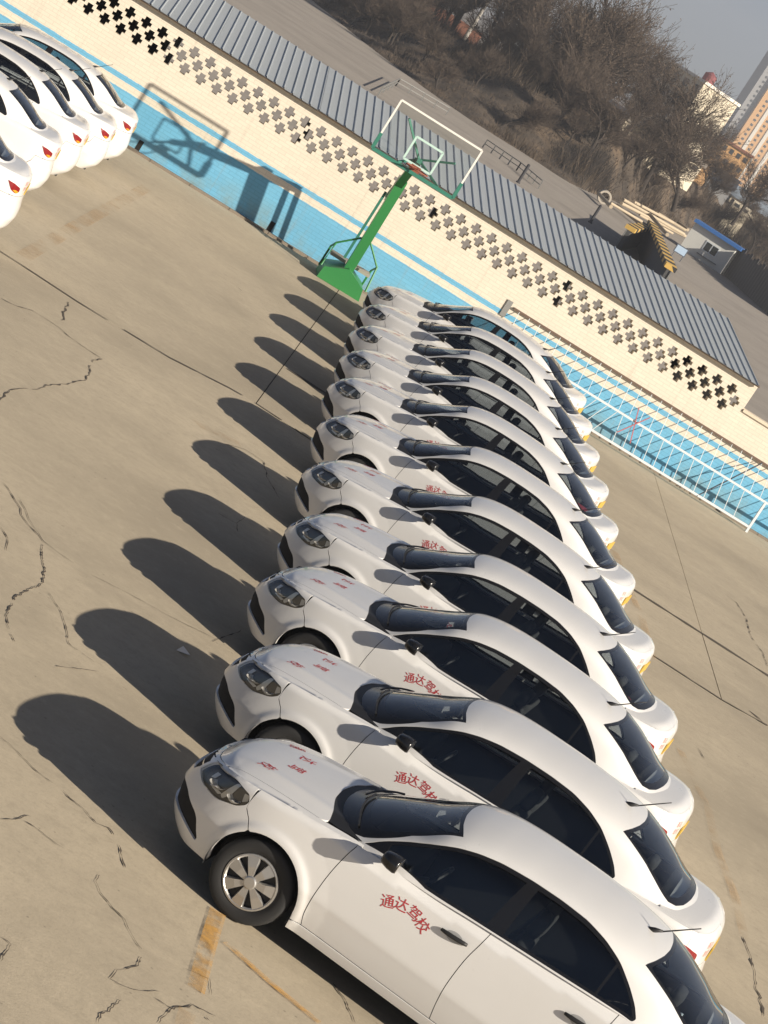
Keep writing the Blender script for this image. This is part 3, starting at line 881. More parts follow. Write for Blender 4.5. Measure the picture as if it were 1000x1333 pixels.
def worn_paint(name, col, lo, hi, sc=3.2):
    m = bpy.data.materials.new(name); m.use_nodes = True; k = NT(m); t = m.node_tree
    k.b.inputs['Base Color'].default_value = (*col, 1); k.b.inputs['Roughness'].default_value = .85
    n = k.noise(k.co(), sc, 8, .75); r = k.ramp(n, [(lo,(0,0,0)), (hi,(1,1,1))])
    tr = k.n('BsdfTransparent'); mx = k.n('MixShader'); out = t.nodes['Material Output']
    k.l(k.math('MULTIPLY', r, .8), mx.inputs[0]); k.l(tr.outputs[0], mx.inputs[1]); k.l(k.b.outputs[0], mx.inputs[2]); k.l(mx.outputs[0], out.inputs['Surface'])
    return m
M_YEL = worn_paint('worn_yellow_paint', (.52,.28,.06), .38, .62)
M_YEL2 = worn_paint('very_worn_yellow_paint', (.46,.27,.10), .44, .95, .9)

# ------------------------------------------------------------------ ground of the school yard: slabs with open joints
ground = MB().add([(-70,-30,-.05),(70,-30,-.05),(70,52,-.05),(-70,52,-.05)], [(0,1,2,3)]).obj('ground', M_GAP)
setp(ground, kind='structure')
rowj = [(-70,31.0),(-12,32.2),(-5.81,32.55),(-4.84,32.50),(-3.45,32.70),(-2.61,33.20),(-2.22,33.32),(-1.39,33.24),(1.5,33.36),(4.01,33.50),(5.17,33.49),(5.92,33.72),(12,34.0),(70,36)]
row2 = [(-2.40,37.1),(3.7,37.26),(6.12,37.28),(12,37.4),(70,38.6)]
def xcol(line, y): (x0,y0),(x1,y1) = line; return x0+(x1-x0)*(y-y0)/(y1-y0)
cA = [(-2.22,33.32),(-2.90,46.0)]; cB = [(5.17,33.49),(4.05,53.0)]
ytop = 51.9
def ri(pts, x): p = np.array(pts); return float(np.interp(x, p[:, 0], p[:, 1]))
def slab(poly, dz=0.0):
    P = np.array(poly, float); c = P.mean(0)
    n = len(P); V = [(x, y, dz) for x, y in P] + [(x, y, -.045) for x, y in P]
    Fc = [tuple(range(n))] + [(i, i+n, (i+1) % n+n, (i+1) % n) for i in range(n)]
    ar = sum(P[i][0]*P[(i+1) % n][1]-P[(i+1) % n][0]*P[i][1] for i in range(n))
    if ar < 0: Fc = [tuple(reversed(f)) for f in Fc]
    return new_obj('slab', mesh_from('slab', V, Fc, M_CONC), ground)
gj = .007
slab([(x, y-.028) for x, y in rowj] + [(70,-30),(-70,-30)])
slab([(x, y+gj) for x, y in rowj if x < -2.22] + [(-2.22-gj,33.32+gj),(xcol(cA,ytop)-gj,ytop),(-70,ytop)], -.004)
slab([(-2.22+gj,33.32+gj)] + [(x, y+gj) for x, y in rowj if -2.22 < x < 5.1] + [(5.17-gj,33.49+gj),(xcol(cB,37.27)-gj,37.27-.012),(3.7,37.26-.012),(xcol(cA,37.1)+gj,37.1-.012)])
slab([(xcol(cA,37.1)+gj,37.1+.012),(3.7,37.26+.012),(xcol(cB,37.27)-gj,37.27+.012),(xcol(cB,ytop)-gj,ytop),(xcol(cA,ytop)+gj,ytop)], .003)
slab([(5.17+gj,33.49+gj)] + [(x, y+gj) for x, y in rowj if x > 5.2] + [(70,38.6-.02),(12,37.4-.02),(6.12,37.28-.015),(xcol(cB,37.27)+gj,37.27-.014)], .002)
slab([(xcol(cB,37.27)+gj,37.27+.014),(6.12,37.28+.015),(12,37.4+.02),(70,38.6+.02),(70,ytop),(xcol(cB,ytop)+gj,ytop)])

# cracks traced from the slabs
rng = random.Random(7)
def crack(pts, w=.013, z=.0075):
    P = np.array([on_z(u, v, 0)[:2] for u, v in pts])
    Q = []; wk = np.zeros(2); far_ = P[:, 1].mean() > 21
    for i in range(len(P)-1):
        L = np.linalg.norm(P[i+1]-P[i]); n = max(2, int(L/(.08 if far_ else .035)))
        for k in range(n):
            t = k/n; a = P[i]+(P[i+1]-P[i])*t
            wk = wk*.6+np.array([rng.uniform(-1, 1), rng.uniform(-1, 1)])*(w*1.1 if far_ else w*.9)
            Q.append(a+wk)
    Q.append(P[-1]); Q = np.array(Q); V = []; n = len(Q)
    for i in range(n):
        d = Q[min(i+1, n-1)]-Q[max(i-1, 0)]; d /= np.linalg.norm(d)+1e-9; nn = np.array([-d[1], d[0]])
        ww = w*rng.choice((.15,.2,.3,.35,.45,.75))*(1 if 0 < i < n-1 else .2)
        V += [(*(Q[i]+nn*ww), z), (*(Q[i]-nn*ww), z)]
    gap = [False]*n; gi = 0
    while gi < n:
        gi += rng.randint(12, 40)
        for q_ in range(gi, min(n, gi+rng.randint(1, 3))): gap[q_] = True
    Fc = [(2*i+1, 2*i+3, 2*i+2, 2*i) for i in range(n-1) if not gap[i]]
    new_obj('crack', mesh_from('crack', V, Fc, M_CRACK), ground)
def tr(off, s, pts): return [(off[0]+x/s, off[1]+y/s) for x, y in pts]
for off, s, pts, w in (
    ((0,330), 2.5, [(0,145),(60,175),(110,190),(150,215),(190,240),(230,275),(265,300),(335,345),(300,350),(290,385),(275,415),(235,428),(180,428),(120,440),(60,445),(20,460),(0,480)], .016),
    ((0,330), 2.5, [(225,160),(215,185),(200,220)], .02),
    ((0,330), 2.5, [(5,745),(35,780),(60,820),(75,855),(95,885),(125,920)], .012),
    ((0,330), 2.5, [(730,620),(800,640),(860,680),(870,730),(890,770),(910,800)], .014),
    ((220,550), 4.545, [(290,540),(350,575),(400,600),(440,580),(450,555)], .010),
    ((220,550), 4.545, [(400,600),(405,650)], .008),
    ((0,920), 3.227, [(0,130),(30,155),(80,200),(120,245),(170,285),(220,325)], .009),
    ((0,920), 3.227, [(265,355),(300,395),(350,435),(400,490),(450,510),(490,560),(510,620),(525,680)], .010),
    ((0,920), 3.227, [(0,480),(60,480),(100,470),(130,465)], .012),
    ((0,920), 3.227, [(100,480),(150,515),(195,550),(270,600)], .009),
    ((0,920), 3.227, [(415,710),(400,740),(430,795),(475,850),(515,895),(550,960),(605,1040),(575,1090),(530,1110),(490,1110),(465,1150),(500,1170),(560,1195),(600,1200),(670,1200)], .008),
    ((0,920), 3.227, [(510,1235),(465,1275),(425,1300),(410,1333)], .013),
    ((0,920), 3.227, [(660,1330),(700,1290),(740,1265),(800,1270),(850,1300),(880,1325)], .010),
    ((0,920), 3.227, [(770,1100),(880,1150),(885,1215)], .007),
    ((0,920), 3.227, [(0,970),(40,1000),(20,1050),(0,1075)], .010),
    ((0,651), 1.5625, [(40,0),(60,40),(90,85),(150,130)], .012),
    ((0,651), 1.5625, [(85,90),(90,140),(85,170),(30,200),(10,250),(30,290)], .014),
    ((0,651), 1.5625, [(100,190),(130,240),(140,295),(190,330)], .008),
    ((0,651), 1.5625, [(115,340),(200,350)], .009),
    ((0,651), 1.5625, [(0,55),(15,80),(12,105)], .012),
    ((0,651), 1.5625, [(180,150),(260,190),(350,240),(450,290)], .006),
    ((0,651), 1.5625, [(430,290),(490,265)], .010),
    ((200,920), 2.5, [(580,900),(620,950),(640,1000),(655,1032)], .010),
    ((200,920), 2.5, [(0,950),(60,985),(130,975),(200,1010)], .010),
    ((760,650), 3.808, [(690,465),(760,515),(800,590),(830,680),(890,770),(910,830)], .016),
    ((760,650), 3.808, [(820,1050),(860,1080),(885,1110)], .03),
    ((760,650), 3.808, [(560,1230),(600,1290)], .012),
    ((560,920), 2.273, [(920,680),(945,740),(960,800),(975,860),(985,920)], .018),
    ((560,920), 2.273, [(940,10),(975,40)], .028),
    ((0,330), 2.5, [(90,395),(125,425)], .010),
    ((0,330), 2.5, [(690,60),(760,100),(790,125)], .010)):
    crack(tr(off, s, pts), w)
# little pieces of litter on the slabs
lit = MB().add([(0,0,.006),(.10,.02,.02),(.12,.10,.008),(.03,.08,.05)], [(0,1,2),(0,2,3)]).obj('paper_scrap', mat('paper', (.6,.58,.55), .9))
lit.location = tuple(on_z(229, 847, 0)); setp(lit, 'crumpled scrap of white paper lying in a car shadow on the concrete', 'litter')

# filled joints between the slabs
def joint(pts, w):
    P = np.array(pts, float); V = []; Q = resample(P, .25, False)
    for i in range(len(Q)):
        d = Q[min(i+1, len(Q)-1)]-Q[max(i-1, 0)]; d /= np.linalg.norm(d); nn = np.array([-d[1], d[0]]); ww = w*rng.uniform(.35, 1.2)/2
        V += [(*(Q[i]+nn*ww), .0085), (*(Q[i]-nn*ww), .0085)]
    new_obj('joint', mesh_from('joint', V, [(2*i+1, 2*i+3, 2*i+2, 2*i) for i in range(len(Q)-1) if rng.random() > .12], M_CRACK), ground)
joint([p for p in rowj if -13 < p[0] < 13], .055)
joint([(-2.35,37.12),(3.7,37.26),(6.12,37.28),(12,37.4)], .15)
# parking lines
def stripe(pts, w, m):
    P = np.array(pts, float); V = []
    for i in range(len(P)):
        d = P[min(i+1, len(P)-1)]-P[max(i-1, 0)]; d /= np.linalg.norm(d); nn = np.array([-d[1], d[0]])
        V += [(*(P[i]+nn*w/2), .0115), (*(P[i]-nn*w/2), .0115)]
    o = new_obj('painted_line', mesh_from('painted_line', V, [(2*i+1, 2*i+3, 2*i+2, 2*i) for i in range(len(P)-1)], m), ground)
    return o
g2 = lambda *q: [tuple(on_z(u, v, 0)[:2]) for u, v in q]
stripe(g2((283,1188),(270,1230),(254,1290)), .125, M_YEL)
stripe(g2((292,1228),(350,1280),(415,1333)), .07, M_YEL)
stripe(g2((243,1318),(236,1345)), .12, M_YEL2)
stripe(g2((190,245),(120,283),(30,335)), .22, M_YEL2)
stripe(g2((255,552),(282,564),(312,580)), .22, M_YEL2)
stripe(g2((885,977),(921,1052),(934,1109),(956,1166),(969,1224)), .12, M_YEL2)
stripe(g2((800,718),(815,757),(836,807),(850,860)), .14, M_YEL2)

# ------------------------------------------------------------------ brick wall with pierced band
def brick_paint_mat():
    m = mat('painted_brick', (.7,.6,.45), .8); k = NT(m); co = k.co()
    sep = k.n('SeparateXYZ'); k.l(co, sep.inputs[0])
    cmb = k.n('CombineXYZ'); k.l(sep.outputs['X'], cmb.inputs[0]); k.l(sep.outputs['Z'], cmb.inputs[1])
    br = k.n('TexBrick'); k.l(cmb.outputs[0], br.inputs['Vector'])
    br.inputs['Scale'].default_value = 1.0; br.inputs['Brick Width'].default_value = .25; br.inputs['Row Height'].default_value = .0735
    br.inputs['Mortar Size'].default_value = .007; br.inputs['Mortar Smooth'].default_value = .3
    br.inputs['Color1'].default_value = (1,1,1,1); br.inputs['Color2'].default_value = (.93,.93,.93,1); br.inputs['Mortar'].default_value = (.80,.80,.80,1)
    n1 = k.noise(co, 1.4, 6, .65); n2 = k.noise(co, 9, 5, .6)
    z = k.math('ADD', sep.outputs['Z'], k.math('MULTIPLY', k.math('SUBTRACT', n2, .5), .035))
    cream = k.mix(n1, (.72,.655,.545), (.655,.585,.475)); blue = k.mix(n1, (.115,.36,.56), (.17,.45,.63))
    def above(h): return k.math('GREATER_THAN', z, h)
    c = k.mix(above(.908), blue, cream); c = k.mix(above(1.052), c, blue); c = k.mix(above(1.157), c, cream)
    # flaked, dirty patches low down and rain streaks
    low = k.math('MULTIPLY', k.ramp(sep.outputs['Z'], [(0,(1,1,1)), (.62,(0,0,0))]), k.ramp(n1, [(.42,(0,0,0)), (.66,(1,1,1))]))
    c = k.mix(k.math('MULTIPLY', low, .85), c, (.20,.25,.22))
    st = k.noise(k.co('Object', (5, 5, .35)), 1.5, 4, .6)
    c = k.mix(k.ramp(st, [(.58,(0,0,0)), (.80,(.35,.35,.35))]), c, (.30,.25,.19))
    c = k.mix(.85, c, br.outputs['Color'], 'MULTIPLY')
    k.color(c); k.bump(br.outputs['Color'], .5, .008)
    return m
M_WALL = brick_paint_mat()
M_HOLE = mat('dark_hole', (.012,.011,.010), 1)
wall = MB()
A0, A1, ZT, TH = -16.0, 8.42, 2.56, .24
C0 = [(2.244, 0.0), (2.062, .1805), (1.880, 0.0)]; PITCH = .361; ch = .0735
holes = {}
for zc, sh in C0:
    for dz, wd in ((-ch, .115), (0, .225), (ch, .115)):
        cs = []
        k = -27
        while True:
            a = -6.45 + PITCH*k + sh
            if a > 8.25: break
            if a > A0+.3: cs.append((a-wd/2, a+wd/2))
            k += 1
        holes[round(zc+dz-ch/2, 4)] = (zc+dz+ch/2, cs)
# merge courses into disjoint bands
edges = sorted(set([round(z0, 4) for z0 in holes] + [round(v[0], 4) for v in holes.values()]))
zlo, zhi = edges[0], edges[-1]
wall.box((A0, 0, 0), (A1, TH, zlo)); wall.box((A0, 0, zhi), (A1, TH, ZT))
for i in range(len(edges)-1):
    za, zb = edges[i], edges[i+1]; zm = (za+zb)/2
    cs = []
    for z0, (z1, c) in holes.items():
        if z0 < zm < z1: cs += c
    cs.sort(); a = A0
    merged = []
    for c in cs:
        if merged and c[0] <= merged[-1][1]: merged[-1] = (merged[-1][0], max(merged[-1][1], c[1]))
        else: merged.append(c)
    for c in merged:
        if c[0] > a: wall.box((a, 0, za), (c[0], TH, zb))
        a = c[1]
    wall.box((a, 0, za), (A1, TH, zb))
wall_o = empty('boundary_wall', tuple(W0), HW)
setp(wall_o, 'long cream and blue painted brick wall with pierced cross openings', 'wall')
wall.obj('brickwork', M_WALL, wall_o)
lw = MB(); lw.box((A1+.004, .012, 0), (22, TH-.01, 1.97)); lw.obj('low_brickwork', M_WALL, wall_o)
cop = MB(); cop.box((A1+.01, -.03, 1.972), (22, TH+.02, 2.03)); cop.obj('coping', mat('coping', (.62,.54,.42), .85), wall_o)
for u, v in ((352,296),(181,190)):
    a, z = on_wall(u, v)
    MB().box((a-.05,-.004,.03), (a+.05,.01,.25)).obj('drain_hole', M_HOLE, wall_o)
kb = MB()
a = A0
while a < 20:
    L = .9; kb.box((a,-.16,-.02), (a+L-.012,-.004,.035+.008*math.sin(a*7))); a += L
kb.obj('footing', concrete_mat('footing_concrete', (.24,.20,.155), .3), wall_o)['kind'] = 'stuff'

# ------------------------------------------------------------------ shed roof behind the wall
RP = math.radians(5.5); RL = 5.35
M_ROOF = mat('galvanised_sheet', (.40,.44,.46), .45, .25)
k = NT(M_ROOF); n_ = k.noise(k.co('Object', (1, .3, 1)), 2.5, 5, .6)
k.color(k.mix(n_, (.47,.505,.52), (.37,.395,.405))); k.rough(k.ramp(n_, [(.3,(.36,.36,.36)), (.8,(.55,.55,.55))]))
shed = empty('lean_to_shed', tuple(W0), HW)
setp(shed, 'lean-to shed with ribbed blue grey metal roof behind the brick wall', 'shed')
def sheet_mesh(w, cut0=None, cut1=None):
    prof = []; step = .2; n = int(round(w/step))
    for i in range(n):
        x = i*step; prof += [(x, 0), (x+.160, 0), (x+.170, .023), (x+.184, .023), (x+.194, 0)]
    prof.append((w, 0)); V = []; 
    for x, z in prof:
        for t in (-.14, RL): V.append((x, t*math.cos(RP), t*math.sin(RP)+z))
    Fc = [(2*i, 2*i+2, 2*i+3, 2*i+1) for i in range(len(prof)-1)]
    m0 = len(V)
    V += [(0, -.14*math.cos(RP), -.14*math.sin(RP)-.012), (w, -.14*math.cos(RP), -.14*math.sin(RP)-.012), (w, RL*math.cos(RP), RL*math.sin(RP)-.012), (0, RL*math.cos(RP), RL*math.sin(RP)-.012)]
    Fc += [(m0, m0+3, m0+2, m0+1)]
    return mesh_from('roof_sheet', V, Fc, M_ROOF)
sm = sheet_mesh(.8)
a = -15.6; kk = 0
while a < 8.3:
    o = new_obj('roof_sheet', sm, shed, (a, 0, 2.60+.0025*(kk % 2)+.004*math.sin(kk*2.3)))
    a += .8; kk += 1
fas = MB(); fas.box((-15.6,.02,2.562), (8.4,.20,2.60)); fas.obj('eave_shade_strip', mat('eave_shade_brown', (.12,.075,.04), .8), shed)  # brown strip carries the shadow line under the eave
bar = MB(); bar.box((-15.6,-.12,2.555), (8.42,-.06,2.585)); bar.obj('eave_shade_edge', mat('edge_shade_brown', (.14,.09,.055), .8), shed)  # second dark strip painted for the eave's shadow line
for a in np.arange(-15, 8.5, 3.3):
    MB().box((a,5.0,-3.2), (a+.12,5.12,3.0)).obj('post', mat('post_grey', (.2,.2,.19), .8) if a < -14.9 else bpy.data.materials['post_grey'], shed)
for a0_, a1_ in ((-16,-5.15), (6.95,8.40)): MB().box((a0_,1.3,-.5), (a1_,1.36,2.62)).obj('dark_backing', M_HOLE, shed)  # added dark sheets that make the end openings read black
fl = MB(); fl.box((-16,.26,-3.25), (8.42,.5,.2)); fl.obj('plinth', M_YARD, shed)

# ------------------------------------------------------------------ lower yard, bank, far ground
ZY = -3.2
far = MB().add([(-3500,56,ZY-.12),(3500,56,ZY-.12),(3500,7000,ZY-.12),(-3500,7000,ZY-.12)], [(0,1,2,3)])
m = mat('far_ground', (.15,.12,.09), .95); k = NT(m); n_ = k.noise(k.co(), .02, 6, .6); k.color(k.mix(n_, (.16,.13,.10), (.10,.085,.065)))
far_o = far.obj('terrain', m); setp(far_o, kind='structure')
yd = MB().add([(-90,56,ZY),(90,56,ZY),(90,300,ZY),(-90,330,ZY)], [(0,1,2,3)]).obj('lower_yard', M_YARD); setp(yd, kind='structure')

foot = [(330,-55),(395,-8),(470,52),(530,98),(600,148),(690,205),(745,240),(800,262),(860,285),(905,300),(960,335),(1010,372)]
crest = [(480,-55),(500,-20),(545,15),(620,58),(690,92),(745,130),(800,165),(850,200),(905,238),(955,268),(985,285),(1030,312)]
def bank_mat():
    m = mat('dry_bank', (.12,.085,.055), 1); k = NT(m); co = k.co(); n1 = k.noise(co, .12, 6, .65); n2 = k.noise(co, 1.4, 6, .7)
    c = k.ramp(n1, [(.34,(.035,.028,.022)), (.48,(.085,.065,.046)), (.64,(.17,.118,.072))]); c = k.mix(k.ramp(n2, [(.35,(.7,.7,.7)), (.6,(0,0,0))]), c, (.05,.038,.028)); k.color(c); k.bump(n2, .8, .3); return m
M_BANK = bank_mat()
def spline2(P, n): return resample_n(crom(P, 20), n)
def resample_n(Q, n):
    L = np.concatenate([[0], np.cumsum(np.linalg.norm(np.diff(Q, axis=0), axis=1))]); t = np.linspace(0, L[-1], n)
    return np.stack([np.interp(t, L, Q[:, i]) for i in range(Q.shape[1])], 1)
NB, MBK = 130, 26
fp = spline2(foot, NB); cp = spline2(crest, NB)
BANK = np.zeros((NB, MBK, 3)); rb = np.random.RandomState(3)
for i in range(NB):
    f3 = on_z(fp[i][0], fp[i][1], ZY); dep = float((f3-CAM) @ FW)
    c3 = at_depth(cp[i][0], cp[i][1], dep+28)
    for j in range(MBK):
        t = j/(MBK-1); p = f3+(c3-f3)*t; p[2] = f3[2]+(c3[2]-f3[2])*(t*t*(3-2*t)*.5+t*.5)
        BANK[i, j] = p
ph = rb.uniform(0, 6.28, 12)
for i in range(NB):
    for j in range(MBK):
        x, y, z = BANK[i, j]
        d = .35*math.sin(x*.31+ph[0])*math.sin(y*.27+ph[1]) + .22*math.sin(x*.9+ph[2]+y*.4) + .14*math.sin(x*1.7+ph[3])*math.sin(y*1.3+ph[4])
        BANK[i, j, 2] += d*min(1, j/3)*(1 if j < MBK-1 else .4) - (.15 if j == 0 else 0)
V = [tuple(p) for p in BANK.reshape(-1, 3)]; Fc = []
for i in range(NB-1):
    for j in range(MBK-1): Fc.append((i*MBK+j, (i+1)*MBK+j, (i+1)*MBK+j+1, i*MBK+j+1))
o0 = len(V)
for i in range(NB):
    c = BANK[i, -1]; dr = (c-CAM)*np.array([1, 1, 0]); dr /= np.linalg.norm(dr); q = c+dr*45; V.append((q[0], q[1], c[2]-1.0)); q = c+dr*90; V.append((q[0], q[1], ZY-.4))
for i in range(NB-1):
    a_, b_ = i*MBK+MBK-1, (i+1)*MBK+MBK-1
    Fc += [(a_, b_, o0+2*i+2, o0+2*i), (o0+2*i, o0+2*i+2, o0+2*i+3, o0+2*i+1)]
bank = new_obj('bank', mesh_from('bank', V, Fc, M_BANK, None, True)); setp(bank, kind='structure')

# dry brush on the bank
def brush():
    rs = np.random.RandomState(11); V = []; Fc = []; mi = []
    N = 13000
    ii = rs.uniform(0, NB-1.001, N); jj = rs.uniform(.3, MBK-1.001, N)
    # clumps
    for q in range(N):
        i, j = int(ii[q]), int(jj[q]); u, w = ii[q]-i, jj[q]-j
        p = BANK[i, j]*(1-u)*(1-w)+BANK[i+1, j]*u*(1-w)+BANK[i, j+1]*(1-u)*w+BANK[i+1, j+1]*u*w
        cl = math.sin(p[0]*.22+1.1)*math.sin(p[1]*.19+.4)+.5*math.sin(p[0]*.61)*math.sin(p[1]*.5)
        if cl < -.1 and rs.rand() < .6: continue
        hgt = (.35+1.7*max(0, cl))*rs.uniform(.4, 1.5)
        for s in range(3):
            a = rs.uniform(0, 6.28); lean = rs.uniform(.1, .8); w_ = rs.uniform(.018, .05)
            b = p+np.array([rs.uniform(-.35,.35), rs.uniform(-.35,.35), -.1])
            t = b+np.array([math.cos(a)*lean*hgt, math.sin(a)*lean*hgt, hgt*rs.uniform(.6, 1.1)])
            sd = np.array([math.cos(a+1.3), math.sin(a+1.3)*.4, .15])*w_
            o = len(V); V += [tuple(b-sd), tuple(b+sd), tuple(t+sd*.3), tuple(t-sd*.3)]; Fc.append((o, o+1, o+2, o+3)); mi.append(int(np.clip(1.2+1.6*math.sin(p[0]*.13+2)*math.sin(p[1]*.11)+rs.uniform(-.8,.8), 0, 2)))
    mats = [mat('dry_twigs_a', (.060,.046,.035), 1), mat('dry_twigs_b', (.10,.074,.050), 1), mat('dry_twigs_c', (.040,.033,.028), 1)]
    o = new_obj('dry_brush', mesh_from('dry_brush', V, Fc, mats, mi))
    setp(o, 'tangled brown dry brush covering the bank beyond the lower yard', 'brush', kind='stuff')
brush()
# ------------------------------------------------------------------ parked cars
HC = -0.18458
car_ax = np.array([math.cos(HC), math.sin(HC)]); car_n = np.array([-math.sin(HC), math.cos(HC)])
row_d = np.array([math.sin(-0.07648), math.cos(-0.07648)])
ROW_S = [0,2.7339,5.6526,8.3512,11.3392,14.4684,17.4917,20.3526,23.2286,26.2012,29.1792]
ROW_D = [0.0,0,0,.07,.035,0,-.055,-.045,-.045,-.02,0]
ROW_H = [0,.006,-.004,.007,-.006,.004,-.005,.006,0,-.006,.005]
proto = build_car()
ordn = ['first','second','third','fourth','fifth','sixth','seventh','eighth','ninth','tenth','eleventh']
from_hoop = ['nearest the basketball hoop','second from the basketball hoop','third from the basketball hoop','fourth from the basketball hoop','fifth from the basketball hoop','sixth from the basketball hoop','seventh from the basketball hoop','eighth from the basketball hoop','ninth from the basketball hoop','tenth from the basketball hoop','last of the long row, farthest from the basketball hoop']
CARS = []
for i in range(11):
    o = proto if i == 0 else copy_tree(proto)
    q = np.array([-0.30411, 16.44786]) + row_d*ROW_S[i] + car_n*.853 + car_ax*ROW_D[i]
    o.location = (q[0], q[1], 0); o.rotation_euler = (0, 0, HC+ROW_H[i])
    for w_ in o.children:
        if w_.name.startswith('wheel') and w_.location.x < 2: w_.rotation_euler = (0, 0, w_.rotation_euler[2]+(0,.10,-.06,0,.14,.05,-.12,0,.08,.16,-.05)[i])
    setp(o, 'white sedan with red door lettering, ' + from_hoop[10-i], 'car', 'white sedans parked in a long row')
    CARS.append(o)
lefts = [(-7.37,44.42),(-7.18,41.80),(-7.10,39.40),(-6.80,36.30),(-6.12,32.0)]
lab = ['white sedan in the short row, parked right against the blue wall','white sedan in the short row, second from the blue wall','white sedan in the short row, third from the blue wall','white sedan in the short row, fourth from the blue wall','white sedan in the short row, fifth and last from the blue wall']
for (x, y), l in zip(lefts, lab):
    o = copy_tree(proto)
    hd = .20
    c, s = math.cos(hd), math.sin(hd); lx, ly = 4.36, -.66
    o.location = (x-(c*lx-s*ly), y-(s*lx+c*ly), 0); o.rotation_euler = (0, 0, hd)
    setp(o, l, 'car', 'white sedans in the short row by the wall')
# things left on parcel shelves
M_CUSH = mat('red_cushion', (.38,.03,.05), .9); M_CREAM = mat('cream_cushion', (.60,.56,.50), .9); M_BOT = mat('bottle_plastic', (.55,.62,.68), .2); M_BCAP = mat('bottle_blue', (.04,.12,.45), .4)
def in_car(i, x, y, z):
    o = CARS[i]; return tuple(Vector(o.location) + Matrix.Rotation(HC, 3, 'Z') @ Vector((x, y, z)))
def cushion_thing(i, x, y, z, m, label, sz=(.17,.12,.055)):
    bm = bmesh.new(); bmesh.ops.create_uvsphere(bm, u_segments=18, v_segments=10, radius=1)
    for v in bm.verts:
        p = v.co; q = Vector([math.copysign(abs(c)**.62, c) for c in (p.x, p.y)] + [p.z]); v.co = Vector((q.x*sz[0], q.y*sz[1], q.z*sz[2]))
    me = bpy.data.meshes.new('cushion'); bm.to_mesh(me); bm.free(); me.materials.append(m)
    for f in me.polygons: f.use_smooth = True
    setp(new_obj('cushion', me, None, in_car(i, x, y, z), HC), label, 'cushion')
cushion_thing(2, 3.72, -.33, 1.062, M_CUSH, 'red cushion on the parcel shelf behind the rear window, ninth car from the hoop')
cushion_thing(3, 3.72, -.30, 1.066, M_CUSH, 'dark red cushion on the parcel shelf behind the rear window, eighth car from the hoop', (.2,.16,.055))
cushion_thing(6, 3.78, -.10, 1.062, M_CUSH, 'red cushion behind the rear window of the fifth car from the hoop', (.2,.22,.055))
cushion_thing(1, 3.70, -.40, 1.058, M_CREAM, 'pale cushion behind the rear window of the tenth car from the hoop', (.1,.14,.05))
cushion_thing(4, 3.70, -.36, 1.055, M_CREAM, 'pale cushion behind the rear window of the seventh car from the hoop', (.1,.12,.05))
bt = empty('bottle', in_car(0, 3.74, -.42, 1.012)); setp(bt, 'small clear plastic bottle with blue label behind a rear window', 'bottle')
MB().lathe([(.001,0),(.032,0),(.034,.02),(.034,.13),(.028,.15),(.013,.175),(.013,.19),(.001,.19)], 16, 0, 'z').obj('flask', M_BOT, bt, smooth=True)
MB().lathe([(.0345,.05),(.0348,.055),(.0348,.10),(.0345,.105)], 16, 0, 'z').obj('wrapper', M_BCAP, bt, smooth=True)

# ------------------------------------------------------------------ basketball hoop
M_GREEN = mat('hoop_green', (.030,.205,.055), .45); M_TEAL = mat('hoop_dark_green', (.03,.17,.12), .5); M_WHITEF = mat('board_frame_white', (.72,.70,.64), .5)
M_RIM = mat('rim_rust', (.22,.06,.03), .6); M_BGLASS = glass_mat('board_glass', (.93,.965,.955))
HS = .45                                              # the stand is this much farther out than first measured
hoop = empty('basketball_hoop', wp(0.0, 1.2+HS, 0), HW)
setp(hoop, 'green basketball hoop stand with clear backboard in front of the wall', 'basketball hoop')
def hl_(a, off, z): return (a, 1.2-off, z)            # wall coordinates -> hoop local
BO = 2.65; Z0, Z1 = 2.73, 3.755; DA = -.12
base = MB(); bp = [on_wall(u, v, 1.3) for u, v in ((412,355),(422,341),(457,345),(472,372),(466,388))]
bp = [(bp[0][0], 0.0), (bp[0][0]+.02, .24), (bp[2][0]-.02, .44), (bp[3][0], .24), (bp[4][0], 0.0)]
V = [hl_(a, 1.3, z) for a, z in bp] + [hl_(a, .25, z) for a, z in bp]; n = 5
base.add(V, [tuple(range(n)), tuple(reversed(range(n, 2*n)))] + [((i+1) % n, i, i+n, (i+1) % n+n) for i in range(n)])
base.obj('base', M_GREEN, hoop)
MB().bar(hl_(-.02,1.06,.40), hl_(-.06,1.30,2.42), .19, .17).obj('pole', M_GREEN, hoop)
MB().bar(hl_(-.06,.72,1.98), hl_(DA,BO-.30,2.93), .15, .13).obj('arm', M_GREEN, hoop)
MB().bar(hl_(-.16,.58,.45), hl_(-.17,.76,2.02), .05).obj('stay_rod', M_TEAL, hoop)
MB().bar(hl_(.10,.58,.45), hl_(.06,.76,2.02), .05).obj('stay_rod', M_TEAL, hoop)
for sg in (-1, 1):
    s_ = MB(); s_.tube([hl_(-.03+sg*.1,1.12,1.06), hl_(-.03+sg*.46,1.05,.72), hl_(-.03+sg*.50,1.2,.22)], .022, 6); s_.tube([hl_(-.03+sg*.46,1.05,.72), hl_(-.03+sg*.46,.45,.55), hl_(-.03+sg*.46,.35,.1)], .022, 6); s_.obj('base_strut', M_GREEN, hoop)
MB().box((-.45,.35,.44), (.42,.8,.50)).obj('ballast', mat('ballast_grey', (.3,.28,.24), .9), hoop)
bf = MB(); w_ = .036
for p, q in (((-.9,Z1),(.9,Z1)), ((-.9,Z0+.32),(-.9,Z1)), ((.9,Z0+.32),(.9,Z1))): bf.bar(hl_(p[0]*.975+DA,BO,p[1]), hl_(q[0]*.975+DA,BO,q[1]), w_)
bf.obj('board_frame', M_WHITEF, hoop)
bg = MB()
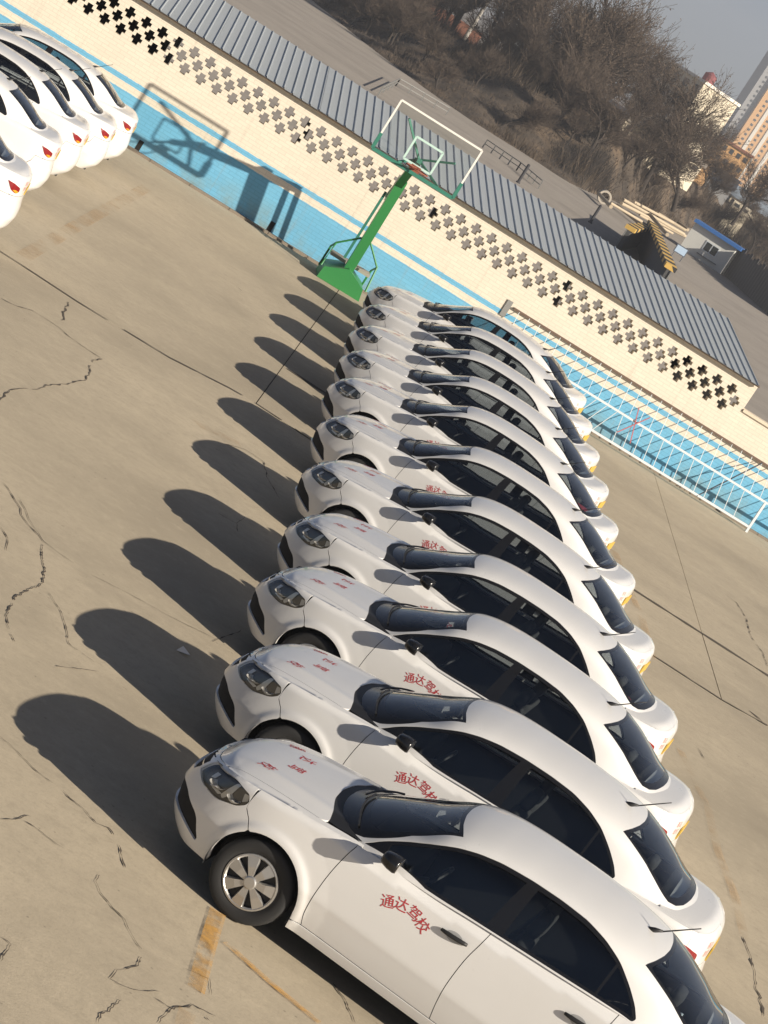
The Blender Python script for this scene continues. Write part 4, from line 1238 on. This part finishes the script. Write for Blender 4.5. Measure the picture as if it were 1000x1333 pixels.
for p, q in (((-.9,Z0),(.9,Z0)), ((-.9,Z0),(-.9,Z0+.32)), ((.9,Z0),(.9,Z0+.32))): bg.bar(hl_(p[0]*.975+DA,BO,p[1]), hl_(q[0]*.975+DA,BO,q[1]), .065)
bg.obj('board_padding', M_TEAL, hoop)
bi = MB()
for p, q in (((-.295,3.51),(.295,3.51)), ((-.295,3.05),(.295,3.05)), ((-.295,3.05),(-.295,3.51)), ((.295,3.05),(.295,3.51))):
    bi.bar(hl_(p[0]*.975+DA,BO+.016,p[1]-.17), hl_(q[0]*.975+DA,BO+.016,q[1]-.17), .04, .006, 0, (0,-1,0))
bi.v = [(x, y, z+.0) for x, y, z in bi.v]; bi.obj('target_square', mat('pale_green_paint', (.45,.62,.55), .6), hoop)
MB().add([(-.86+DA,1.2-BO,Z0+.03),(.86+DA,1.2-BO,Z0+.03),(.86+DA,1.2-BO,Z1-.02),(-.86+DA,1.2-BO,Z1-.02)], [(0,1,2,3)]).obj('backboard', M_BGLASS, hoop)
for c in ((-.6,3.5),(.6,3.25),(-.35,2.72),(.55,2.72)):
    MB().bar(hl_(DA,BO-.30,2.98), hl_(c[0]*.97+DA,BO-.03,c[1]+.04), .04).obj('brace', M_TEAL, hoop)
MB().bar(hl_(DA,BO-.34,2.90), hl_(DA,BO-.03,2.98), .09).obj('bracket', M_TEAL, hoop)
rm = MB(); cz = 2.85; cc = [(.225*math.cos(t), .225*math.sin(t)) for t in np.linspace(0, 2*math.pi, 25)]
rm.tube([hl_(a+DA, BO+.16+.225+b, cz) for a, b in cc], .014, 6); rm.bar(hl_(-.05+DA,BO,cz), hl_(-.05+DA,BO+.18,cz), .03); rm.bar(hl_(.05+DA,BO,cz), hl_(.05+DA,BO+.18,cz), .03)
rm.box((-.1+DA,1.2-BO-.02,cz-.09), (.1+DA,1.2-BO-.008,cz+.03)); rm.obj('rim', M_RIM, hoop)

# ------------------------------------------------------------------ white steel frame leaning by the wall
M_WST = mat('white_steel', (.62,.66,.68), .5); M_BRN = mat('brown_rail', (.13,.085,.06), .75)
fr = empty('steel_frame', wp(7, .35, 0), HW)
setp(fr, 'white steel lean-to frame with closely spaced bars at the foot of the wall', 'metal frame')
FO = .62
def fl_(a, off, z): return (a-7, .35-off, z)
m0 = on_wall(690, 470, FO); m1 = on_wall(1000, 650, FO); zf = (m0[1]+m1[1])/2
t0 = on_wall(672, 405, .03); t1 = on_wall(1000, 605, .03); zt_ = (t0[1]+t1[1])/2
aL, aR_ = 3.3, 11.6
zb_ = .12
MB().bar(fl_(aL,FO,zf), fl_(aR_,FO,zf), .042).obj('front_rail', M_WST, fr)
MB().bar(fl_(aL,FO,zb_), fl_(9.72,FO,zb_), .045).obj('bottom_rail', M_WST, fr)
MB().bar(fl_(3.35,.03,zt_), fl_(aR_,.03,zt_), .045).obj('wall_rail', M_BRN, fr)  # dark brown rail along the wall face
pitch = .245; a = 3.45
while a < 11.5:
    MB().bar(fl_(a,FO-.01,zf), fl_(a+.03,.04,zt_), .011).obj('rafter_bar', M_WST, fr)
    sh = -.24 if a < 6.3 else .12
    if a+sh < 9.65: MB().bar(fl_(a+(sh if sh < 0 else .0),FO,zb_), fl_(a+(0 if sh < 0 else -sh),FO,zf), .013).obj('upright_bar', M_WST, fr)
    a += pitch
for a in (4.75, 9.72): MB().bar(fl_(a,FO,.0), fl_(a,FO,zf), .05).obj('corner_post', M_WST, fr)
MB().bar(fl_(8.45,FO+.02,.1), fl_(9.35,.1,zt_), .02).obj('cross_brace', mat('dark_brace', (.05,.06,.08), .6), fr)
MB().bar(fl_(3.22,.02,1.05), fl_(3.22,.02,1.40), .12, .01).obj('end_plate', mat('grey_plate', (.22,.22,.21), .7), fr)
RB = mat('red_bar', (.45,.12,.12), .6)
for p, q in (((6.35,.66,.35),(6.75,.66,.95)), ((6.7,.66,.30),(6.45,.66,1.0))): MB().bar(fl_(*p), fl_(*q), .018).obj('red_brace', RB, fr)

# ------------------------------------------------------------------ things in the lower yard
def box_thing(name, corners, h, m, label, cat, group=None):
    """upright block over a ground polygon (world xy at height z0)"""
    P = np.array(corners, float); n = len(P)
    V = [tuple(p) for p in P] + [(p[0], p[1], p[2]+h) for p in P]
    return V, [tuple(reversed(range(n))), tuple(range(n, 2*n))] + [(i, (i+1) % n, (i+1) % n+n, i+n) for i in range(n)]
# cabin
cl = on_z(884.5, 321.8, ZY); cr = on_z(931.4, 359.6, ZY)
vx = (cr-cl); Lc = float(np.linalg.norm(vx)); vx /= Lc; vy = np.array([-vx[1], vx[0], 0])
HCAB = 2.75
Lc = 4.6; cab = empty('site_cabin', tuple(cl), -.15); setp(cab, 'small white site cabin with blue roof and one sliding window', 'cabin')
MB().box((0,0,0), (Lc,3.2,HCAB)).obj('wall', mat('cabin_white', (.62,.62,.58), .7), cab)
MB().box((-.15,-.45,HCAB+.004), (Lc+.4,3.4,HCAB+.32)).obj('roof', mat('cabin_blue', (.035,.14,.40), .5), cab)
wn = MB(); wn.box((Lc*.40,-.05,.95), (Lc*.72,-.003,1.95)); wn_o = wn.obj('window', M_WST, cab)
for k in (0, 1): MB().box((Lc*(.425+.15*k),-.07,1.05), (Lc*(.55+.15*k),-.053,1.85)).obj('pane', mat('dark_pane', (.02,.025,.025), .1) if k == 0 else bpy.data.materials['dark_pane'], wn_o)
MB().box((Lc*.36,-.22,.45), (Lc*.82,-.004,.53)).obj('sill_shelf', mat('shelf_grey', (.2,.2,.2), .8), cab)
# notice board
nb0 = on_z(872, 333, ZY)
nbd = empty('notice_board', tuple(nb0), .3); setp(nbd, 'pale blue notice board on two short legs beside the site cabin', 'notice board')
MB().box((0,0,.5), (1.15,.05,1.25)).obj('frame', mat('board_dark', (.05,.06,.08), .6), nbd); MB().box((.08,-.012,.58), (1.07,-.003,1.17)).obj('panel', mat('board_blue', (.30,.40,.52), .5), nbd)
for x in (.1, 1.0): MB().box((x,.01,0), (x+.06,.045,.498)).obj('leg', bpy.data.materials['board_dark'], nbd)
# striped boards standing in for a sunken ramp and its shade
def stripe_mat():
    m = mat('yellow_black_stripes', (.6,.4,.1), .7); k = NT(m); w = k.n('TexWave'); w.inputs['Scale'].default_value = .16; w.bands_direction = 'DIAGONAL'; k.l(k.co(), w.inputs['Vector'])
    k.color(k.ramp(w.outputs['Color'], [(.48,(.03,.03,.03)), (.52,(.62,.40,.10))])); return m
M_STR = stripe_mat()
M_HB = mat('ramp_shade_grey', (.075,.075,.075), .85)  # dark grey carries the shade of the ramp's walls
def ramp_stand_in(p, q, h, label):
    a_ = on_z(*p, ZY); b_ = on_z(*q, ZY); L = float(np.linalg.norm(b_-a_)); e = empty('ramp_stand_in', tuple(a_), math.atan2(b_[1]-a_[1], b_[0]-a_[0])); setp(e, label, 'ramp_stand_in')
    n = max(1, int(L/2.4))
    for i in range(n):
        MB().box((i*L/n+.02,-.12,.05), ((i+1)*L/n-.02,.16,h)).obj('board', M_HB, e)
        MB().box((i*L/n+.02,-.34,h+.004), ((i+1)*L/n-.02,.42,h+.30)).obj('striped_cap', M_STR, e)
    for i in range(n+1): MB().box((i*L/n-.05,.165,0), (i*L/n+.05,.25,h)).obj('post', bpy.data.materials['post_grey'], e)
ramp_stand_in((829,320), (848,386), 1.9, 'dark grey boards with yellow and black striped cap, standing in for a shaded ramp pit, running towards the shed roof')
ramp_stand_in((803,326), (827,321), 1.6, 'short dark grey boards with yellow and black striped cap, standing in for a shaded ramp pit, beside the pole pile')
# concrete pipes ring and poles
rp = on_z(782, 264, ZY); ring = MB(); ring.lathe([(.62,-.4),(.62,.4),(.44,.4),(.44,-.4),(.62,-.4)], 28, 0, 'y', (0,0,.62)); ring_o = ring.obj('concrete_pipe', mat('pipe_concrete', (.42,.38,.32), .9), None, tuple(rp), .15); setp(ring_o, 'short grey concrete pipe ring lying at the end of the pole stack', 'pipe')
M_POLE = mat('pale_pole', (.46,.38,.27), .8)
rs = random.Random(5)
for k, (x0, y0, x1, y1) in enumerate(((200,360,560,545),(230,325,540,520),(270,312,450,420),(120,392,290,492),(310,310,560,505),(170,384,400,565),(205,345,470,480),(190,372,520,560),(300,420,480,520),(380,360,440,410),(60,330,130,400),(330,450,430,560))):
    p = on_z(760+x0/4.17, 180+y0/4.17, ZY); q = on_z(760+x1/4.17, 180+y1/4.17, ZY); r = rs.uniform(.11, .19); lift = r+(k % 4)*.22
    o = MB().tube([(p[0],p[1],ZY+lift), (q[0],q[1],ZY+lift*rs.uniform(.8, 1.2))], r, 8).obj('pole', M_POLE)
    setp(o, 'long pale pole in the pile beside the site cabin', 'pole', 'pile of long pale poles')
# dark plank fence right of the cabin
f0 = on_z(936, 352, ZY); f1 = on_z(1012, 420, ZY)
pf = empty('plank_fence', tuple(f0), math.atan2(f1[1]-f0[1], f1[0]-f0[0])); setp(pf, 'dark plank fence running from the site cabin', 'fence')
Lf = float(np.linalg.norm(f1-f0)); x = 0; k = 0
M_PLK = mat('dark_planks', (.075,.072,.070), .9)
while x < Lf:
    MB().box((x,0,0), (x+.93,.06,3.0+.25*math.sin(k*2.1))).obj('plank', M_PLK, pf); x += 1.0; k += 1
# upright posts standing in for dark shadow marks, and low platform
for (u, v), l in zip(((768,290),(674,238)), ('short dark post standing in for a shadow mark on the lower yard near the pole pile','short dark post standing in for a shadow mark on the lower yard behind the backboard')):
    p = on_z(u, v, ZY); b = empty('shadow_post', tuple(p)); setp(b, l, 'shadow_post'); MB().lathe([(.16,0),(.16,.1),(.11,.14),(.11,1.5),(.001,1.55)], 12, 0, 'z').obj('shaft', mat('shadow_post_dark', (.04,.04,.045), .7), b)
def rail(px, h, label):
    e = empty('low_railing', tuple(on_z(*px[0], ZY))); setp(e, label, 'railing')
    P = [on_z(u, v, ZY)-on_z(*px[0], ZY) for u, v in px]
    for i in range(len(P)-1):
        MB().bar((P[i][0],P[i][1],h), (P[i+1][0],P[i+1][1],h), .07).obj('rail', bpy.data.materials['post_grey'], e); MB().bar((P[i][0],P[i][1],h*.5), (P[i+1][0],P[i+1][1],h*.5), .06).obj('rail', bpy.data.materials['post_grey'], e)
        for t in np.linspace(0, 1, 5): p = P[i]+(P[i+1]-P[i])*t; MB().bar((p[0],p[1],0), (p[0],p[1],h), .1).obj('post', bpy.data.materials['post_grey'], e)
rail([(492,124),(515,112),(580,150)], .7, 'low grey railing on the lower yard behind the top of the backboard')
rail([(628,192),(672,222),(700,246)], .7, 'low grey railing on the lower yard right of the backboard')

# ------------------------------------------------------------------ far buildings
def px_building(name, label, left, right, hpx, dep, depth_m, wall_m, roof_m=None, rows=0, cols=0, win_m=None, cat='building', roof_h=.5, skew=0.0, sink=12, over=.3):
    a_ = at_depth(*left, dep); b_ = at_depth(*right, dep+skew); b_[2] = a_[2]
    L = float(np.linalg.norm(b_-a_)); h = hpx/F_PX*dep
    e = empty(name, (a_[0],a_[1],a_[2]), math.atan2(b_[1]-a_[1], b_[0]-a_[0])); setp(e, label, cat)
    MB().box((0,0,-sink), (L,depth_m,h)).obj('wall', wall_m, e)
    if roof_m: MB().box((-over,-over,h+.005), (L+over,depth_m+over,h+roof_h)).obj('roof', roof_m, e)
    if rows:
        for r in range(rows):
            for c in range(cols):
                x0 = L*(c+.25)/cols; x1 = L*(c+.75)/cols; z0 = h*(r+.3)/rows; z1 = h*(r+.75)/rows
                MB().box((x0,-.06,z0), (x1,-.004,z1)).obj('window', win_m, e)
    return e, L, h
M_CRB = mat('cream_render', (.62,.55,.42), .85); M_RED = mat('red_tank', (.20,.06,.065), .8); M_NAVY = mat('navy_roof', (.05,.06,.085), .7); M_DWIN = mat('far_window', (.05,.055,.06), .3)
M_BRK = mat('red_brick', (.22,.095,.06), .9); M_GRB = mat('grey_render', (.30,.30,.30), .85); M_ORG = mat('orange_render', (.62,.36,.15), .85); M_WHR = mat('white_trim', (.72,.68,.6), .8); M_LBR = mat('pale_blue_roof', (.25,.30,.36), .6)
e, L, h = px_building('apartment_block', 'cream apartment block with a red water tank, behind the bare trees', (806,150), (866,188), 92, 420, 12, M_CRB, M_WHR, 4, 5, M_DWIN, skew=-6)
MB().lathe([(1.1,0),(1.1,1.3),(.001,1.9)], 14, 0, 'z', (L*.72,5,h+.52)).obj('water_tank', M_RED, e)
px_building('low_house', 'long low cream house on the bank behind the bare trees', (808,168), (905,232), 14, 254, 6, M_CRB, mat('grey_tiles', (.16,.14,.12), .9), 1, 7, M_DWIN, cat='house', skew=18, sink=2.0)
px_building('blue_roofed_hut', 'small hut with dark navy roof at the end of the low cream house', (783,152), (806,168), 10, 256, 6, M_GRB, M_NAVY, 1, 2, M_DWIN, cat='hut', roof_h=1.2, sink=2.0)
px_building('orange_house', 'orange rendered house in front of the foot of the tall tower', (918,203), (962,231), 30, 470, 10, M_ORG, M_BRK, 2, 5, M_DWIN, cat='house')
px_building('navy_roofed_house', 'house with dark navy roof between bank and orange house', (920,238), (948,256), 9, 330, 7, M_GRB, M_NAVY, 1, 3, M_DWIN, cat='house', roof_h=1.6)
px_building('pale_roofed_house', 'house with pale blue roof at the right end of the bank', (948,262), (1004,298), 9, 335, 7, M_CRB, M_LBR, 1, 5, M_DWIN, cat='house', roof_h=1.5)
px_building('cream_hut', 'tiny cream hut with dark doorway below the pale roofed house', (952,268), (974,282), 9, 316, 5, M_CRB, None, 1, 2, M_DWIN, cat='hut')
px_building('brick_wall', 'red brick wall on top of the bank left of the tall tree', (700,94), (752,130), 12, 287, 1, M_BRK, None, cat='wall')
px_building('brick_wall', 'broken red brick wall on the bank beside the two utility poles', (535,0), (622,54), 13, 287, 1, M_BRK, None, cat='wall')
# tall tower: grey slab painted for the shaded side and orange front
tw = at_depth(945, 200, 1500); tb = empty('tower_block', (tw[0],tw[1],tw[2]-30), .35); setp(tb, 'tall orange and white residential tower, its shaded side painted grey, in the haze', 'tower')
MB().box((0,0,0), (34,16,150)).obj('wall', M_ORG, tb)
MB().box((-7.0,3,0), (-.05,16,147)).obj('shade_grey_wing', M_GRB, tb)
for k, x in enumerate((6.5,14,21.5)): MB().box((x,-.6,0), (x+2.2,-.02,150)).obj('white_bay', M_WHR, tb)
for r in range(40):
    for x in (3.0,10.2,17.6,25):
        MB().box((x,-.25,10+r*3.2), (x+1.5,-.05,11.3+r*3.2)).obj('window', M_DWIN, tb)
for k in range(38):
    MB().box((-4.2,2.7,12+k*3.2), (-3.0,2.95,13.3+k*3.2)).obj('window', M_DWIN, tb)
e, L, h = px_building('high_rise', 'grey high-rise block far off in the haze behind the trees', (640,58), (668,75), 45, 1300, 14, M_GRB, None, 8, 5, M_DWIN)

# utility poles
for (u, v), l in zip(((583,46),(602,55)), ('grey concrete utility pole rising from the bank by the broken brick wall','second grey utility pole beside the broken brick wall, nearer the trees')):
    p = at_depth(u, v, 280); e = empty('utility_pole', tuple(p)); setp(e, l, 'utility pole')
    MB().tube([(0,0,-3),(0,0,11)], [.28,.18], 10).obj('shaft', mat('pole_concrete', (.34,.32,.29), .9), e); MB().box((-1,-.08,9.6), (1,.08,9.8)).obj('crossarm', bpy.data.materials['post_grey'], e)

# ------------------------------------------------------------------ bare winter trees
M_BARK = [mat('bark_dark', (.038,.030,.024), 1), mat('bark_brown', (.085,.063,.046), 1)]
M_LEAF = mat('dry_leaf', (.085,.060,.040), 1)
def bare_tree(seed, H, spread=.9):
    rs = random.Random(seed); trunk = MB(); crown = MB(); leaves = MB()
    def grow(p, d, L, r, lv, mb):
        n = 4 if lv < 3 else (3 if lv < 5 else 2); pts = [p]; rad = [r]; q = p.copy(); dd = d.copy()
        for i in range(n):
            dd = (dd + Vector((rs.gauss(0,.13), rs.gauss(0,.13), rs.gauss(.03,.10)))).normalized(); q = q + dd*L/n
            pts.append(q.copy()); rad.append(max(.011, r*(1-.42*(i+1)/n)))
        mb.tube(pts, rad, 7 if lv < 2 else (4 if lv < 4 else 3), 0, False)
        if lv >= 5:
            for _ in range(2 if lv == 5 else 1):
                if rs.random() < .30:
                    c = pts[rs.randint(1, n)]; s = rs.uniform(.05, .11)
                    a1 = Vector((rs.gauss(0,1), rs.gauss(0,1), rs.gauss(0,1))).normalized(); a2 = a1.orthogonal().normalized()
                    leaves.add([tuple(c), tuple(c+a1*s+a2*s*.5), tuple(c+a1*s*1.8), tuple(c+a1*s-a2*s*.5)], [(0,1,2,3)])
        if lv >= 6: return
        kids = {0: 5, 1: 5, 2: 4, 3: 3, 4: 2, 5: 1}[lv]
        for k in range(kids):
            t = rs.uniform(.35 if lv else .42, 1.0); i = min(n-1, int(t*n)); f = t*n-i
            b = pts[i].lerp(pts[i+1], f); base = (pts[i+1]-pts[i]).normalized()
            ax = Vector((rs.gauss(0,1), rs.gauss(0,1), rs.gauss(0,1))).cross(base).normalized()
            ang = rs.uniform(.4, 1.0)*spread
            nd = (Matrix.Rotation(ang, 3, ax) @ base); nd.z += .10; nd.normalize()
            grow(b, nd, L*rs.uniform(.50,.78), max(.012, rad[i]*rs.uniform(.48,.72)), lv+1, crown if lv >= 1 else trunk)
        grow(pts[-1], dd, L*.72, rad[-1], lv+1, crown if lv >= 1 else trunk)
    grow(Vector((0,0,-.6)), Vector((rs.uniform(-.08,.08), rs.uniform(-.08,.08), 1)).normalized(), H*.40, H*.026, 0, trunk)
    return trunk.mesh('trunk', M_BARK[0], True), crown.mesh('crown', M_BARK[1]), leaves.mesh('dry_leaves', M_LEAF)
VAR = [bare_tree(21+i, 10.0, .85+.1*(i % 2)) for i in range(3)]
def plant(u, v, dep, hpx, var, rz, label):
    p = at_depth(u, v, dep); s = hpx/F_PX*dep/10.0*1.02
    e = empty('bare_tree', tuple(p), rz); setp(e, label, 'tree', 'bare winter trees on the bank')
    e.scale = (s, s, s)
    new_obj('trunk', VAR[var][0], e); cr_ = new_obj('crown', VAR[var][1], e); new_obj('dry_leaves', VAR[var][2], cr_)['kind'] = 'stuff'
plant(702,176,258,215,0,.4,'big dark bare tree with a leaning trunk in front of the cream apartment block')
plant(640,128,262,200,1,1.7,'wide bare tree behind the brick wall, left of the big dark tree')
plant(838,243,262,160,2,2.6,'bare tree rising in front of the long low cream house')
plant(880,268,258,125,1,4.1,'slender bare tree just behind the site cabin')
plant(770,160,290,150,2,.9,'grey bare tree between the big dark tree and the apartment block')
plant(575,60,275,150,0,3.3,'bare tree standing by the two utility poles')
plant(735,120,310,150,1,5.2,'bare tree behind the red brick wall, beyond the big dark tree')
plant(955,288,300,90,0,2.2,'small bare tree beside the pale roofed house')
plant(905,228,360,80,2,3.9,'small hazy bare tree in front of the orange house')
plant(520,0,280,150,2,5.0,'bare tree on the bank beyond the far end of the shed roof')
plant(655,70,320,130,0,.2,'distant bare tree behind the gap between the brick walls')
plant(610,92,270,165,2,1.1,'spreading bare tree between the two brick walls on the bank')
plant(672,150,252,150,0,2.2,'bare tree low on the bank, left of the big dark tree')
plant(760,205,250,150,1,3.6,'bare tree on the slope above the concrete pipe ring')
plant(470,-10,282,150,1,.7,'bare tree far along the bank above the shed roof')
plant(800,120,340,110,1,2.9,'hazy bare tree beside the red water tank block')

# bare saplings scattered over the bank
rs = random.Random(31); cnt = 0
for q in range(46):
    i = rs.uniform(6, NB-8); j = rs.uniform(2, MBK-1.5); p = BANK[int(i), int(j)]
    e = empty('bare_sapling', tuple(p), rs.uniform(0, 6.28)); s = rs.uniform(.28, .62); e.scale = (s*1.25, s*1.25, s)
    setp(e, 'leafless brown sapling among the dry brush of the bank', 'sapling', 'leafless saplings scattered over the bank')
    v_ = q % 3; new_obj('trunk', VAR[v_][0], e); new_obj('crown', VAR[v_][1], e)
# ------------------------------------------------------------------ haze
hz = MB().box((-2600,-40,-6), (2600,3400,165)).obj('haze', None if False else mat('haze'))
hm = hz.data.materials[0]; t = hm.node_tree
for nd in list(t.nodes):
    if nd.type != 'OUTPUT_MATERIAL': t.nodes.remove(nd)
pv = t.nodes.new('ShaderNodeVolumePrincipled'); pv.inputs['Color'].default_value = (.82,.86,.93,1); pv.inputs['Density'].default_value = .00042; pv.inputs['Anisotropy'].default_value = .2
t.links.new(pv.outputs[0], t.nodes['Material Output'].inputs['Volume'])
setp(hz, 'thin grey winter haze in the air', 'haze', kind='stuff')
